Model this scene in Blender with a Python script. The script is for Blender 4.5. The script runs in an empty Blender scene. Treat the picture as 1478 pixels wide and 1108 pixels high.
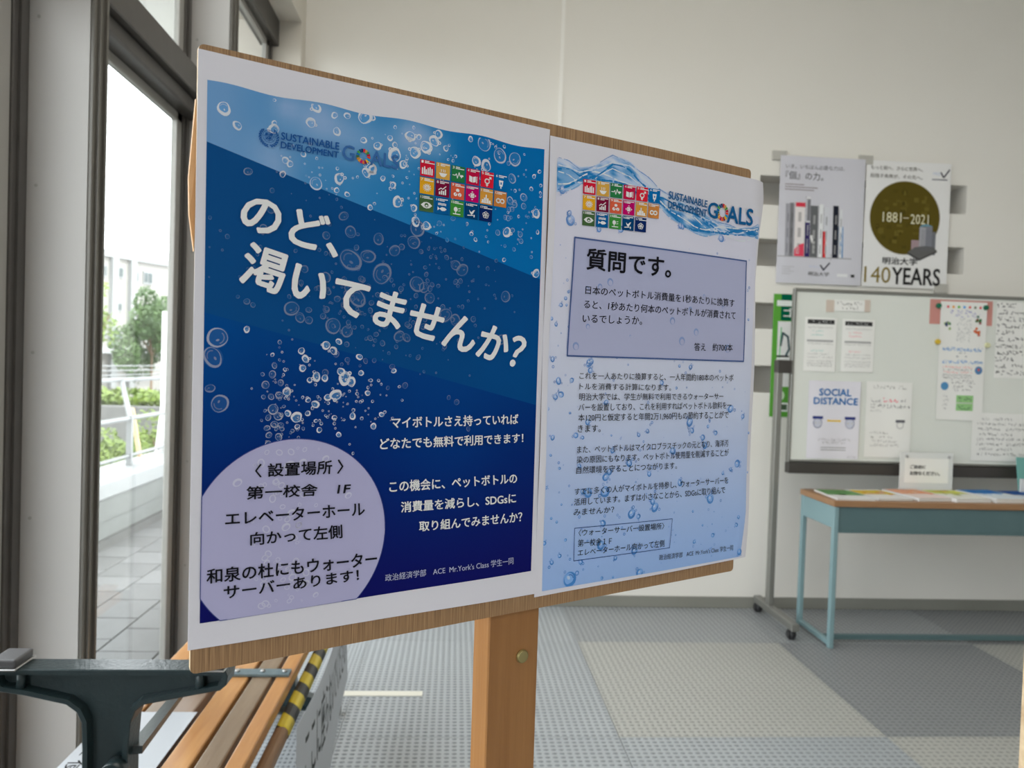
import bpy, bmesh, math, random
from mathutils import Vector, Matrix, noise
random.seed(7)
SC = bpy.context.scene
COL = SC.collection
# ------------------------------------------------------------------ camera
CAMAX=[[0.996924, -0.071162, 0.03283], [-0.031105, 0.025217, 0.999198], [-0.071933, -0.997146, 0.022926]]
F_PX, CX, CY = 1125.0, 739.0, 554.0
EYE = Vector((0, 0, 1.32))
AX = [Vector(r) for r in CAMAX]          # right, up, backward
cam_data = bpy.data.cameras.new('camera')
cam = bpy.data.objects.new('camera', cam_data); COL.objects.link(cam)
M4 = Matrix(((AX[0].x, AX[1].x, AX[2].x, EYE.x), (AX[0].y, AX[1].y, AX[2].y, EYE.y), (AX[0].z, AX[1].z, AX[2].z, EYE.z), (0, 0, 0, 1)))
cam.matrix_world = M4
cam_data.sensor_width = 36.0; cam_data.lens = F_PX / 1478 * 36
cam_data.clip_start = 0.02; cam_data.clip_end = 300
cam_data.dof.use_dof = True; cam_data.dof.focus_distance = 0.70; cam_data.dof.aperture_fstop = 11.0
SC.camera = cam
# ------------------------------------------------------------------ world, sun, area lights, exposure
SC.view_settings.view_transform = 'Standard'; SC.view_settings.look = 'None'
SC.view_settings.gamma = 1.0; SC.view_settings.exposure = 0.32; SC.view_settings.use_curve_mapping = False
w = bpy.data.worlds.new('sky'); SC.world = w; w.use_nodes = True
nt = w.node_tree; bg = nt.nodes['Background']
bg.inputs['Color'].default_value = (0.96, 0.955, 1.0, 1); bg.inputs['Strength'].default_value = 5.4
sun_d = bpy.data.lights.new('sun', 'SUN'); sun_d.energy = 2.5; sun_d.angle = 0.02; sun_d.color = (1, .95, .86)
sun = bpy.data.objects.new('sun', sun_d); COL.objects.link(sun)
sun.rotation_euler = Vector((-0.62, 0.45, -0.85)).to_track_quat('-Z', 'Y').to_euler()
def area(name, loc, aim, sx, sy, power, color=(1, 1, 1), portal=False):
    d = bpy.data.lights.new(name, 'AREA'); d.shape = 'RECTANGLE'; d.size = sx; d.size_y = sy; d.energy = power; d.color = color
    if portal: d.cycles.is_portal = True
    o = bpy.data.objects.new(name, d); COL.objects.link(o); o.location = loc
    o.rotation_euler = Vector(aim).to_track_quat('-Z', 'Y').to_euler(); return o
area('window_portal', (-1.09, 0.0, 1.55), (1, 0, 0), 8.4, 2.95, 1, portal=True).rotation_euler = (math.radians(90), 0, math.radians(-90))
area('room_fill', (.5, 1.3, 4.15), (0, 0, -1), 2.2, 2.2, 40, (1.0, .95, .86))  # added fill for the back wall and floor, not a known lamp
area('room_fill', (2.2, -2.2, 4.1), (0, 0, -1), 2.4, 2.0, 32, (1.0, .97, .95))  # added fill behind the camera, brightens the board; no known lamp
# ------------------------------------------------------------------ helpers
def s2l(c):
    return tuple((x / 255 / 12.92) if x <= 10.3 else ((x / 255 + .055) / 1.055) ** 2.4 for x in c)
def alb(c, e=.72):
    """photo colour under illumination e -> albedo"""
    return tuple(min(.9, x / e) for x in s2l(c))
def ray(px, py):
    return (AX[0] * ((px - CX) / F_PX) - AX[1] * ((py - CY) / F_PX) - AX[2])
def hit(px, py, p0, n):
    d = ray(px, py); p0 = Vector(p0); n = Vector(n)
    return EYE + d * ((p0 - EYE).dot(n) / d.dot(n))
def atY(px, py, y): return hit(px, py, (0, y, 0), (0, 1, 0))
def atX(px, py, x): return hit(px, py, (x, 0, 0), (1, 0, 0))
def atZ(px, py, z): return hit(px, py, (0, 0, z), (0, 0, 1))
_used = {}
def tag(o, label=None, cat=None, group=None, kind=None):
    if label: o['label'] = label
    if cat: o['category'] = cat
    if group: o['group'] = group
    if kind: o['kind'] = kind
    return o
def empty(name, loc=(0, 0, 0), label=None, cat=None, group=None, kind=None, mat=None):
    o = bpy.data.objects.new(name, None); COL.objects.link(o); o.empty_display_size = .05
    if mat is not None: o.matrix_world = mat
    else: o.location = loc
    return tag(o, label, cat, group, kind)
def attach(o, parent):
    if parent is not None:
        bpy.context.view_layer.update()
        o.parent = parent; o.matrix_parent_inverse = parent.matrix_world.inverted()
class MB:
    def __init__(s): s.bm = bmesh.new()
    def box(s, x0, x1, y0, y1, z0, z1, bev=0, seg=1, mi=0):
        v = [s.bm.verts.new(p) for p in [(x0, y0, z0), (x1, y0, z0), (x1, y1, z0), (x0, y1, z0), (x0, y0, z1), (x1, y0, z1), (x1, y1, z1), (x0, y1, z1)]]
        fs = [s.bm.faces.new([v[i] for i in q]) for q in [(3, 2, 1, 0), (4, 5, 6, 7), (0, 1, 5, 4), (1, 2, 6, 5), (2, 3, 7, 6), (3, 0, 4, 7)]]
        for f in fs: f.material_index = mi
        if bev:
            es = list({e for f in fs for e in f.edges})
            r = bmesh.ops.bevel(s.bm, geom=es, offset=bev, segments=seg, affect='EDGES', profile=.5)
            for f in r['faces']: f.material_index = mi
        return s
    def cyl(s, p, q, r, n=16, r2=None, cap=True):
        p = Vector(p); q = Vector(q); r2 = r if r2 is None else r2
        d = (q - p).normalized(); a = d.orthogonal().normalized(); b = d.cross(a)
        A = []; B = []
        for i in range(n):
            t = 2 * math.pi * i / n; o = a * math.cos(t) + b * math.sin(t)
            A.append(s.bm.verts.new(p + o * r)); B.append(s.bm.verts.new(q + o * r2))
        for i in range(n): 
            f = s.bm.faces.new([A[i], A[(i + 1) % n], B[(i + 1) % n], B[i]]); f.smooth = n > 7
        if cap: s.bm.faces.new(A[::-1]); s.bm.faces.new(B)
        return s
    def bar(s, p, q, wd, ht, up=(0, 0, 1)):
        p = Vector(p); q = Vector(q); d = (q - p).normalized(); a = d.cross(Vector(up)).normalized() * wd / 2; b = a.cross(d).normalized() * ht / 2
        v = [s.bm.verts.new(x) for x in (p - a - b, p + a - b, p + a + b, p - a + b, q - a - b, q + a - b, q + a + b, q - a + b)]
        for k in [(3, 2, 1, 0), (4, 5, 6, 7), (0, 1, 5, 4), (1, 2, 6, 5), (2, 3, 7, 6), (3, 0, 4, 7)]: s.bm.faces.new([v[i] for i in k])
        return s
    def prism(s, pts, vec):
        A = [s.bm.verts.new(p) for p in pts]; B = [s.bm.verts.new(Vector(p) + Vector(vec)) for p in pts]
        n = len(A); s.bm.faces.new(A); s.bm.faces.new(B[::-1])
        for i in range(n): s.bm.faces.new([A[(i + 1) % n], A[i], B[i], B[(i + 1) % n]])
        return s
    def build(s, name, mat, parent=None, label=None, cat=None, group=None, kind=None, matrix=None):
        bmesh.ops.recalc_face_normals(s.bm, faces=s.bm.faces)
        me = bpy.data.meshes.new(name); s.bm.to_mesh(me); s.bm.free()
        for m in (mat if isinstance(mat, (list, tuple)) else [mat]): me.materials.append(m)
        o = bpy.data.objects.new(name, me); COL.objects.link(o)
        if matrix is not None: o.matrix_world = matrix
        attach(o, parent); return tag(o, label, cat, group, kind)
def bx(name, mat, b, parent=None, bev=0, **k):
    return MB().box(*b, bev=bev).build(name, mat, parent, **k)
# ------------------------------------------------------------------ materials
def mat(name, col, rough=.6, metal=0, nscale=0, ncol=None, namt=.5, stretch=(1, 1, 1), bump=0, bscale=200, spec=.5):
    m = bpy.data.materials.new(name); m.use_nodes = True; t = m.node_tree; p = t.nodes['Principled BSDF']
    p.inputs['Base Color'].default_value = (*col, 1); p.inputs['Roughness'].default_value = rough; p.inputs['Metallic'].default_value = metal
    p.inputs['Specular IOR Level'].default_value = spec
    tc = t.nodes.new('ShaderNodeTexCoord')
    def nz(scale, detail=4):
        mp = t.nodes.new('ShaderNodeMapping'); mp.inputs['Scale'].default_value = stretch; t.links.new(tc.outputs['Object'], mp.inputs[0])
        n = t.nodes.new('ShaderNodeTexNoise'); n.inputs['Scale'].default_value = scale; n.inputs['Detail'].default_value = detail
        t.links.new(mp.outputs[0], n.inputs['Vector']); return n
    if nscale:
        n = nz(nscale); r = t.nodes.new('ShaderNodeValToRGB'); r.color_ramp.elements[0].position = .5 - namt / 2; r.color_ramp.elements[1].position = .5 + namt / 2
        r.color_ramp.elements[0].color = (*col, 1); r.color_ramp.elements[1].color = (*(ncol or col), 1)
        t.links.new(n.outputs[0], r.inputs[0]); t.links.new(r.outputs[0], p.inputs['Base Color'])
    if bump:
        n = nz(bscale, 3); b = t.nodes.new('ShaderNodeBump'); b.inputs['Strength'].default_value = bump; b.inputs['Distance'].default_value = .002
        t.links.new(n.outputs[0], b.inputs['Height']); t.links.new(b.outputs[0], p.inputs['Normal'])
    return m
def mat_ink(name, rough=.55):
    m = bpy.data.materials.new(name); m.use_nodes = True; t = m.node_tree; p = t.nodes['Principled BSDF']
    a = t.nodes.new('ShaderNodeVertexColor'); a.layer_name = 'Col'; t.links.new(a.outputs[0], p.inputs['Base Color'])
    p.inputs['Roughness'].default_value = rough; p.inputs['Specular IOR Level'].default_value = .06; return m
def mat_glass():
    m = bpy.data.materials.new('window_glass'); m.use_nodes = True; t = m.node_tree; t.nodes.remove(t.nodes['Principled BSDF'])
    tr = t.nodes.new('ShaderNodeBsdfTransparent'); tr.inputs[0].default_value = (.93, .96, .95, 1)
    gl = t.nodes.new('ShaderNodeBsdfGlossy'); gl.inputs['Roughness'].default_value = .02
    fr = t.nodes.new('ShaderNodeLayerWeight'); fr.inputs[0].default_value = .5
    pw = t.nodes.new('ShaderNodeMath'); pw.operation = 'POWER'; pw.inputs[1].default_value = 4; t.links.new(fr.outputs['Facing'], pw.inputs[0])
    ma = t.nodes.new('ShaderNodeMath'); ma.operation = 'MULTIPLY_ADD'; ma.inputs[1].default_value = .5; ma.inputs[2].default_value = .03; t.links.new(pw.outputs[0], ma.inputs[0])
    mx = t.nodes.new('ShaderNodeMixShader'); t.links.new(ma.outputs[0], mx.inputs[0]); t.links.new(tr.outputs[0], mx.inputs[1]); t.links.new(gl.outputs[0], mx.inputs[2])
    t.links.new(mx.outputs[0], t.nodes['Material Output'].inputs[0]); return m
M = {}
M['wall'] = mat('painted_wall', (.86, .84, .785), .8, nscale=1.3, ncol=(.89, .87, .82), bump=.15, bscale=60)
M['wall_low'] = M['wall']
M['ceiling'] = mat('ceiling_paint', (.7, .69, .66), .9)
M['base'] = mat('baseboard_vinyl', (.24, .24, .21), .6, nscale=3, ncol=(.28, .28, .25))
M['strip'] = mat('olive_grey_cover', (.125, .118, .102), .42, metal=.2)
M['frame_dark'] = mat('dark_window_frame', (.07, .065, .06), .42, metal=.2, nscale=20, ncol=(.085, .079, .072))
M['frame_light'] = mat('light_window_sash', (.34, .33, .305), .45, metal=.2)
M['panel'] = mat('column_panel', (.44, .43, .415), .55, nscale=2, ncol=(.47, .46, .445))
M['beige'] = mat('beige_return', (.72, .68, .60), .8, nscale=3, ncol=(.68, .64, .57))
M['glass'] = mat_glass()
M['ply'] = mat('plywood_face', alb((108, 80, 52)), .55, nscale=11, ncol=alb((160, 126, 90)), namt=.45, stretch=(75, 75, 1.6), bump=.3, bscale=14)
M['ply_edge'] = mat('plywood_edge', (.72, .56, .36), .7, nscale=60, ncol=(.5, .34, .2))
M['post'] = mat('easel_wood', (.29, .125, .035), .42, nscale=6, ncol=(.37, .175, .055), namt=.6, stretch=(14, 14, .8), bump=.2, bscale=20)
M['brass'] = mat('dull_brass', (.42, .35, .16), .4, metal=.9)
M['paper'] = mat('white_paper', (.80, .785, .85), .6, nscale=4, ncol=(.78, .765, .83))
M['paper2'] = mat('warm_white_paper', (.90, .90, .87), .6)
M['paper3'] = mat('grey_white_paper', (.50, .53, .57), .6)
M['ink'] = mat_ink('print_ink')
M['ink_gloss'] = mat_ink('print_ink_gloss', .3)
M['iron'] = mat('painted_cast_iron', (.014, .028, .032), .30, nscale=30, ncol=(.02, .036, .04), bump=.35, bscale=160)
M['steel'] = mat('steel_strap', (.14, .2, .23), .4, metal=.6, nscale=40, ncol=(.2, .27, .3))
M['bolt'] = mat('bolt_steel', (.5, .5, .5), .3, metal=1)
M['rubber'] = mat('black_rubber', (.06, .06, .065), .35, nscale=15, ncol=(.09, .09, .095))
M['slat_orange'] = mat('orange_pine_slat', (.40, .18, .055), .36, nscale=5, ncol=(.54, .28, .10), stretch=(9, 1, 9), bump=.2, bscale=15)
M['slat_grey'] = mat('weathered_slat', (.19, .13, .08), .45, nscale=5, ncol=(.26, .19, .125), stretch=(9, 1, 9), bump=.2, bscale=15)
M['slat_pink'] = mat('pale_brown_slat', (.31, .22, .165), .45, nscale=5, ncol=(.36, .27, .21), stretch=(9, 1, 9))
M['slat_dark'] = mat('dark_brown_slat', (.18, .09, .035), .45, nscale=5, ncol=(.24, .13, .055), stretch=(9, 1, 9))
M['teal'] = mat('shaded_teal_enamel', (.085, .15, .16), .45, nscale=10, ncol=(.095, .165, .175))  # darker teal: shade on the front apron put into the colour
M['teal_light'] = mat('pale_lit_teal_enamel', (.22, .345, .37), .45)  # pale teal of the legs; window light painted into the side aprons
M['desk'] = mat('brown_table_top', (.30, .155, .07), .4, nscale=6, ncol=(.36, .20, .10), stretch=(1, 8, 8))
M['wb'] = mat('whiteboard_enamel', (.76, .79, .74), .25, nscale=3, ncol=(.80, .82, .77))
M['alu'] = mat('grey_aluminium', (.26, .26, .24), .4, metal=.5)
M['black'] = mat('black_plastic', (.03, .03, .032), .45)
M['darkrail'] = mat('dark_bronze_rail', (.05, .045, .04), .5)
M['white'] = mat('white_plastic', (.8, .8, .8), .4)
M['concrete'] = mat('outdoor_concrete', (.15, .157, .15), .85, nscale=4, ncol=(.17, .18, .172))
M['concrete_dark'] = mat('dark_and_shade_concrete', (.09, .09, .088), .9, nscale=5, ncol=(.12, .12, .115))  # own dark grey on the retaining wall, painted shade on the parapet band
M['cap'] = mat('white_parapet_cap', (.27, .28, .28), .6)
M['paver'] = mat('grey_paver', (.13, .13, .128), .85, nscale=8, ncol=(.155, .155, .152))
M['paver_b'] = mat('light_grey_paver', (.16, .16, .158), .85, nscale=8, ncol=(.18, .18, .178))
M['joint'] = mat('paver_joint', (.15, .15, .145), .9)
M['rail'] = mat('galvanised_rail', (.22, .23, .23), .5, metal=.2)
M['bwall'] = mat('pale_building_wall', (.30, .29, .27), .9, nscale=.5, ncol=(.33, .32, .30))
M['bwin'] = mat('building_window', (.06, .08, .08), .3)
M['leaf'] = mat('shrub_leaf', (.17, .24, .03), .5, nscale=2.5, ncol=(.07, .12, .018))
M['leaf_dark'] = mat('tree_leaf', (.045, .09, .03), .5, nscale=1.2, ncol=(.09, .15, .05))
M['bark'] = mat('tree_bark', (.16, .11, .07), .9)
M['grass'] = mat('grass_bank', (.24, .28, .05), .9, nscale=2, ncol=(.16, .22, .05))
M['ground'] = mat('outside_ground', (.2, .195, .18), .95, nscale=.6, ncol=(.24, .235, .22))
M['acrylic'] = mat('clear_acrylic', (.75, .77, .76), .1)
M['tape_strip'] = mat('white_floor_tape', (.82, .80, .70), .5)
M['green_card'] = mat('teal_card', (.16, .42, .38), .5)
def mat_hazard():
    m = mat('hazard_tape', (.7, .55, .02), .4); t = m.node_tree; p = t.nodes['Principled BSDF']
    tc = t.nodes.new('ShaderNodeTexCoord'); mp = t.nodes.new('ShaderNodeMapping'); mp.inputs['Rotation'].default_value = (0, 0, 0)
    wv = t.nodes.new('ShaderNodeTexWave'); wv.wave_type = 'BANDS'; wv.bands_direction = 'DIAGONAL'; wv.wave_profile = 'SIN'; wv.inputs['Scale'].default_value = 4.6
    wv.inputs['Distortion'].default_value = .4
    r = t.nodes.new('ShaderNodeValToRGB'); r.color_ramp.interpolation = 'CONSTANT'; r.color_ramp.elements[0].color = (.02, .02, .02, 1); r.color_ramp.elements[1].color = (.62, .48, .02, 1); r.color_ramp.elements[1].position = .45
    t.links.new(tc.outputs['Object'], mp.inputs[0]); t.links.new(mp.outputs[0], wv.inputs[0]); t.links.new(wv.outputs[0], r.inputs[0]); t.links.new(r.outputs[0], p.inputs['Base Color']); return m
M['hazard'] = mat_hazard()
# ------------------------------------------------------------------ flat print
_tc = {}
def text_mesh(s, bold, res=3):
    k = (s, bold, res)
    if k in _tc: return _tc[k]
    c = bpy.data.curves.new('glyphs', 'FONT'); c.body = s; c.size = 1; c.offset = 0; c.resolution_u = res; c.fill_mode = 'FRONT'
    o = bpy.data.objects.new('glyphs', c); COL.objects.link(o)
    dg = bpy.context.evaluated_depsgraph_get(); e = o.evaluated_get(dg); me = e.to_mesh()
    vs = [(v.co.x, v.co.y) for v in me.vertices]; fs = [tuple(p.vertices) for p in me.polygons]
    e.to_mesh_clear(); bpy.data.objects.remove(o); bpy.data.curves.remove(c)
    if vs:
        x0 = min(v[0] for v in vs); x1 = max(v[0] for v in vs); y0 = min(v[1] for v in vs); y1 = max(v[1] for v in vs)
        vs = [((x - x0) / (x1 - x0), (y - y0) / (y1 - y0)) for x, y in vs]
        asp = (x1 - x0) / (y1 - y0)
    else: asp = 1
    _tc[k] = (vs, fs, asp); return _tc[k]
class Ink:
    """flat print as thin coloured polygons in a sheet's own (u, v) metres"""
    def __init__(s): s.v = []; s.f = []; s.c = []; s.win = None
    def poly(s, pts, col, ly=1):
        if s.win and any(not (s.win[0] <= p[0] <= s.win[1] and s.win[2] <= p[1] <= s.win[3]) for p in pts):
            for ax_, lim, sg in ((0, s.win[0], 1), (0, s.win[1], -1), (1, s.win[2], 1), (1, s.win[3], -1)):
                out = []
                for k in range(len(pts)):
                    a, b = pts[k], pts[(k + 1) % len(pts)]; ia = (a[ax_] - lim) * sg >= 0; ib = (b[ax_] - lim) * sg >= 0
                    if ia: out.append(a)
                    if ia != ib: t = (lim - a[ax_]) / (b[ax_] - a[ax_]); out.append((a[0] + (b[0] - a[0]) * t, a[1] + (b[1] - a[1]) * t))
                pts = out
                if len(pts) < 3: return
        i = len(s.v); s.v += [(p[0], p[1], ly) for p in pts]; s.f.append(tuple(range(i, i + len(pts)))); s.c.append([col] * len(pts))
    def quad(s, pts, cols, ly=1):
        i = len(s.v); s.v += [(p[0], p[1], ly) for p in pts]; s.f.append(tuple(range(i, i + len(pts)))); s.c.append(cols)
    def rect(s, x0, x1, y0, y1, col, ly=1, n=1):
        n = max(n, int(abs(x1 - x0) / .012))
        for k in range(n):
            a = x0 + (x1 - x0) * k / n; b = x0 + (x1 - x0) * (k + 1) / n
            s.poly([(a, y0), (b, y0), (b, y1), (a, y1)], col, ly)
    def line(s, pts, w, col, ly=2, closed=False):
        n = len(pts)
        for i in range(n if closed else n - 1):
            a = pts[i]; b = pts[(i + 1) % n]; dx = b[0] - a[0]; dy = b[1] - a[1]; L = math.hypot(dx, dy) or 1e-9
            ex = dx / L * w * .3; ey = dy / L * w * .3; nx = -dy / L * w / 2; ny = dx / L * w / 2
            s.poly([(a[0] - ex + nx, a[1] - ey + ny), (a[0] - ex - nx, a[1] - ey - ny), (b[0] + ex - nx, b[1] + ey - ny), (b[0] + ex + nx, b[1] + ey + ny)], col, ly)
    def disc(s, x, y, r, col, ly=2, n=18, ry=None, rot=0):
        ry = ry or r; c, q = math.cos(rot), math.sin(rot)
        s.poly([(x + r * math.cos(t) * c - ry * math.sin(t) * q, y + r * math.cos(t) * q + ry * math.sin(t) * c) for t in [2 * math.pi * k / n for k in range(n)]], col, ly)
    def ring(s, x, y, r, w, col, ly=2, n=20, ry=None, rot=0, a0=0, a1=6.2832, vary=0, ph=0, wob=0):
        ry = ry or r; c, q = math.cos(rot), math.sin(rot)
        def P(t, k):
            wb = 1 + wob * math.sin(3 * t + ph * 2) + wob * .6 * math.sin(5 * t + ph * 5)
            a = (r * wb + k) * math.cos(t); b = (ry * wb + k) * math.sin(t); return (x + a * c - b * q, y + a * q + b * c)
        for k in range(n):
            t0 = a0 + (a1 - a0) * k / n; t1 = a0 + (a1 - a0) * (k + 1) / n
            w0 = w * (1 + vary * math.sin(t0 + ph)) / 2; w1 = w * (1 + vary * math.sin(t1 + ph)) / 2
            s.poly([P(t0, -w0), P(t0, w0), P(t1, w1), P(t1, -w1)], col, ly)
    def text(s, body, q, col, bold=0, ly=4, res=3):
        """q = BL BR TL TR as 8 numbers"""
        vs, fs, _ = text_mesh(body, 0, res)
        em = math.hypot(q[4] - q[0], q[5] - q[1]); d = bold * em
        sh = [(0, 0)] if bold < .002 else [(-d * .5, 0), (d * .5, 0)] if bold < .012 else [(-d * .7, -d * .7), (d * .7, -d * .7), (d * .7, d * .7), (-d * .7, d * .7), (0, -d), (0, d), (-d, 0), (d, 0)]
        for kk, (sx, sy) in enumerate(sh):
            i = len(s.v)
            for a, b in vs:
                s.v.append(((q[0] * (1 - a) + q[2] * a) * (1 - b) + (q[4] * (1 - a) + q[6] * a) * b + sx, (q[1] * (1 - a) + q[3] * a) * (1 - b) + (q[5] * (1 - a) + q[7] * a) * b + sy, ly + kk * .3))
            for f in fs: s.f.append(tuple(i + k for k in f)); s.c.append([col] * len(f))
    def textr(s, body, x0, x1, y0, y1, col, bold=0, ly=4, res=2):
        s.text(body, (x0, y0, x1, y0, x0, y1, x1, y1), col, bold, ly, res)
    def scrawl(s, x0, x1, y0, y1, col, seed=0, ly=4, dens=1.0):
        """a line of writing too small to read: short strokes of character size"""
        R = random.Random(seed); h = y1 - y0; x = x0
        while x < x1 - h * .5:
            if R.random() < .93:
                for k in range(int(3 * dens)):
                    a = (x + R.random() * h * .8, y0 + R.random() * h); b = (a[0] + R.uniform(-.3, .6) * h, a[1] + R.uniform(-.5, .2) * h)
                    s.line([a, (min(b[0], x1), max(b[1], y0))], h * .17, col, ly)
            x += h * R.uniform(.95, 1.1)
    def build(s, name, P, parent, mt='ink', label=None):
        me = bpy.data.meshes.new(name)
        me.from_pydata([P(*v) for v in s.v], [], s.f)
        ca = me.color_attributes.new('Col', 'FLOAT_COLOR', 'CORNER')
        flat = []
        for poly, cs in zip(me.polygons, s.c):
            for c in cs: flat += [c[0], c[1], c[2], 1.0]
        ca.data.foreach_set('color', flat)
        me.materials.append(M[mt]); o = bpy.data.objects.new(name, me); COL.objects.link(o); attach(o, parent)
        if label: o['label'] = label
        return o
def sheet(name, org, ex, ez, n, wd, ht, bend=None, nx=12, nz=12, th=.0004, mt='paper', lay=.00012, shape=None, parent=None, **k):
    """a sheet of paper: returns the object and the function mapping (u, v, layer) to a point"""
    org, ex, ez, n = map(Vector, (org, ex, ez, n)); bend = bend or (lambda u, v: 0)
    def P(u, v, ly=0): return org + ex * u + ez * v + n * (bend(u, v) + (.0001 + ly * lay if ly else 0))
    m = MB(); bm = m.bm; G = []
    for off in (0, -th):
        g = []
        for j in range(nz + 1):
            row = []
            for i in range(nx + 1):
                a = i / nx; b = j / nz; u, v = (a * wd, b * ht) if shape is None else shape(a, b)
                row.append(bm.verts.new(P(u, v) + n * off))
            g.append(row)
        G.append(g)
    for gi, g in enumerate(G):
        for j in range(nz):
            for i in range(nx):
                q = [g[j][i], g[j][i + 1], g[j + 1][i + 1], g[j + 1][i]]
                f = bm.faces.new(q if gi == 0 else q[::-1]); f.smooth = True
    rim = lambda g: [g[0][i] for i in range(nx)] + [g[j][nx] for j in range(nz)] + [g[nz][i] for i in range(nx, 0, -1)] + [g[j][0] for j in range(nz, 0, -1)]
    a, b = rim(G[0]), rim(G[1])
    a = [bm.verts.new(x.co) for x in a]; b = [bm.verts.new(x.co) for x in b]
    for i in range(len(a)):
        j = (i + 1) % len(a); bm.faces.new([a[j], a[i], b[i], b[j]])
    o = m.build(name, M[mt], parent, **k)
    return o, P
# ------------------------------------------------------------------ the room
XW, XG, YB, XR, YR, ZC = -0.853, -1.0, 4.26, 6.0, -4.0, 4.3
# floor: sheet metal plates with raised studs, each plate a part
floor = bx('floor', mat('floor_joint', (.12, .12, .12), .8), (XG - .035, XR, YR, YB + .1, -.06, -.004), kind='structure')
def plate_mat(n, a, b, r=.36): return mat(n, a, r, nscale=1.4, ncol=b, bump=.3, bscale=90)
PLG = plate_mat('grey_floor_plate', (.31, .33, .345), (.37, .385, .395)); PLB = plate_mat('beige_floor_plate', (.42, .425, .40), (.47, .472, .445)); PLD = plate_mat('dark_floor_plate', (.25, .265, .275), (.30, .31, .32), .4)
PLS = mat('pale_floor_plate', (.37, .40, .425), .28, nscale=1.4, ncol=(.42, .45, .47))
def plate_mesh(m):
    b = MB(); b.box(.0015, .9985, .0015, .9685, -.003, 0); return b
def stud_mesh(al=False):
    v = []; f = []
    P = .026316; nx = 38; ny = 37
    for j in range(ny):
        for i in range(nx):
            cx = .01316 + i * P; cy = .01316 + j * .026216
            a, c = (.0098, .0082) if al else (.0108, .0062) if (i + j) % 2 else (.0062, .0100)
            k = len(v)
            for t in range(8):
                th = t * math.pi / 4; v.append((cx + a * math.cos(th), cy + c * math.sin(th), 0))
            for t in range(8):
                th = t * math.pi / 4; v.append((cx + a * .6 * math.cos(th), cy + c * .6 * math.sin(th), .0017))
            for t in range(8): f.append((k + t, k + (t + 1) % 8, k + 8 + (t + 1) % 8, k + 8 + t))
            f.append(tuple(k + 8 + t for t in range(8)))
    me = bpy.data.meshes.new('stud_pattern'); me.from_pydata(v, [], f)
    for p in me.polygons: p.use_smooth = True
    return me
stud_me = {}
plate_me = {}
def stud_copy(m):
    if m.name not in stud_me:
        x = stud_mesh(m is PLS); c = [v * .62 for v in m.node_tree.nodes['Principled BSDF'].inputs['Base Color'].default_value[:3]]
        x.materials.append(mat(m.name + '_stud', c, .32)); stud_me[m.name] = x
    return stud_me[m.name]
beige = {(0, 0), (1, -1), (2, 0), (-1, -2)}; dark = {(1, 0), (2, 1), (2, -1)}; pale = {(-1, 0), (-1, 1), (-2, 0), (-2, 1), (-1, -1), (0, -1), (-2, -1)}
for ix in range(-2, 5):
    for iy in range(-6, 2):
        x0 = .626 + ix * 1.0; y0 = 2.736 + iy * .97
        if y0 > YB or x0 + 1 < XG: continue
        m = PLB if (ix, iy) in beige else PLD if (ix, iy) in dark else PLS if (ix, iy) in pale else PLG
        if m.name not in plate_me:
            o = plate_mesh(m).build('floor_plate', m); plate_me[m.name] = o.data
        else: o = bpy.data.objects.new('floor_plate', plate_me[m.name]); COL.objects.link(o)
        o.location = (x0, y0, 0); o.parent = floor
        if ix == -2: o.location.x = -1.03; o.scale.x = .656
        if -2 <= ix <= 3 and iy >= -2:
            s_ = bpy.data.objects.new('studs', stud_copy(m)); COL.objects.link(s_); s_.parent = o; s_['kind'] = 'stuff'
# back wall with four long recessed slots
def back_wall():
    b = MB(); bm = b.bm
    x0, x1 = 1.655, 2.862
    slots = [(1.218, 1.369), (1.575, 1.722), (1.925, 2.078), (2.266, 2.429)]
    zs = [-.0] + [z for s in slots for z in s] + [ZC]
    def q(a, b_, c, d): bm.faces.new([bm.verts.new(p) for p in (a, b_, c, d)])
    for lo, hi in ((XW - .0, x0), (x1, XR)): q((lo, YB, 0), (hi, YB, 0), (hi, YB, ZC), (lo, YB, ZC))
    for i in range(0, len(zs), 2): q((x0, YB, zs[i]), (x1, YB, zs[i]), (x1, YB, zs[i + 1]), (x0, YB, zs[i + 1]))
    for a, c in slots:
        y1 = YB + .16
        q((x0, YB, a), (x1, YB, a), (x1, y1, a), (x0, y1, a)); q((x0, YB, c), (x1, YB, c), (x1, y1, c), (x0, y1, c))
        q((x0, YB, a), (x0, y1, a), (x0, y1, c), (x0, YB, c)); q((x1, YB, a), (x1, y1, a), (x1, y1, c), (x1, YB, c))
        q((x0, y1, a), (x1, y1, a), (x1, y1, c), (x0, y1, c))
    b.box(XW - .3, XR + .1, YB + .2, YB + .3, 0, ZC + .1)
    return b.build('wall_back', M['wall'], kind='structure')
wb_ = back_wall()
bx('trim_9', mat('lit_joint_strip', (.97, .96, .92), .5), (.511, .531, YB - .007, YB - .0002, .064, ZC), kind='structure')  # wall joint, its lit edge painted in as near-white
bx('baseboard_back', M['base'], (XW, XR, YB - .010, YB, 0, .064), kind='structure', bev=.002)
bx('ceiling', M['ceiling'], (XG - .2, XR + .2, YR - .1, YB + .3, ZC, ZC + .15), kind='structure')
bx('wall_right', M['wall'], (XR, XR + .15, YR, YB + .3, 0, ZC), kind='structure')
bx('wall_rear', M['wall'], (XG - .2, XR, YR - .15, YR, 0, ZC), kind='structure')
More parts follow.
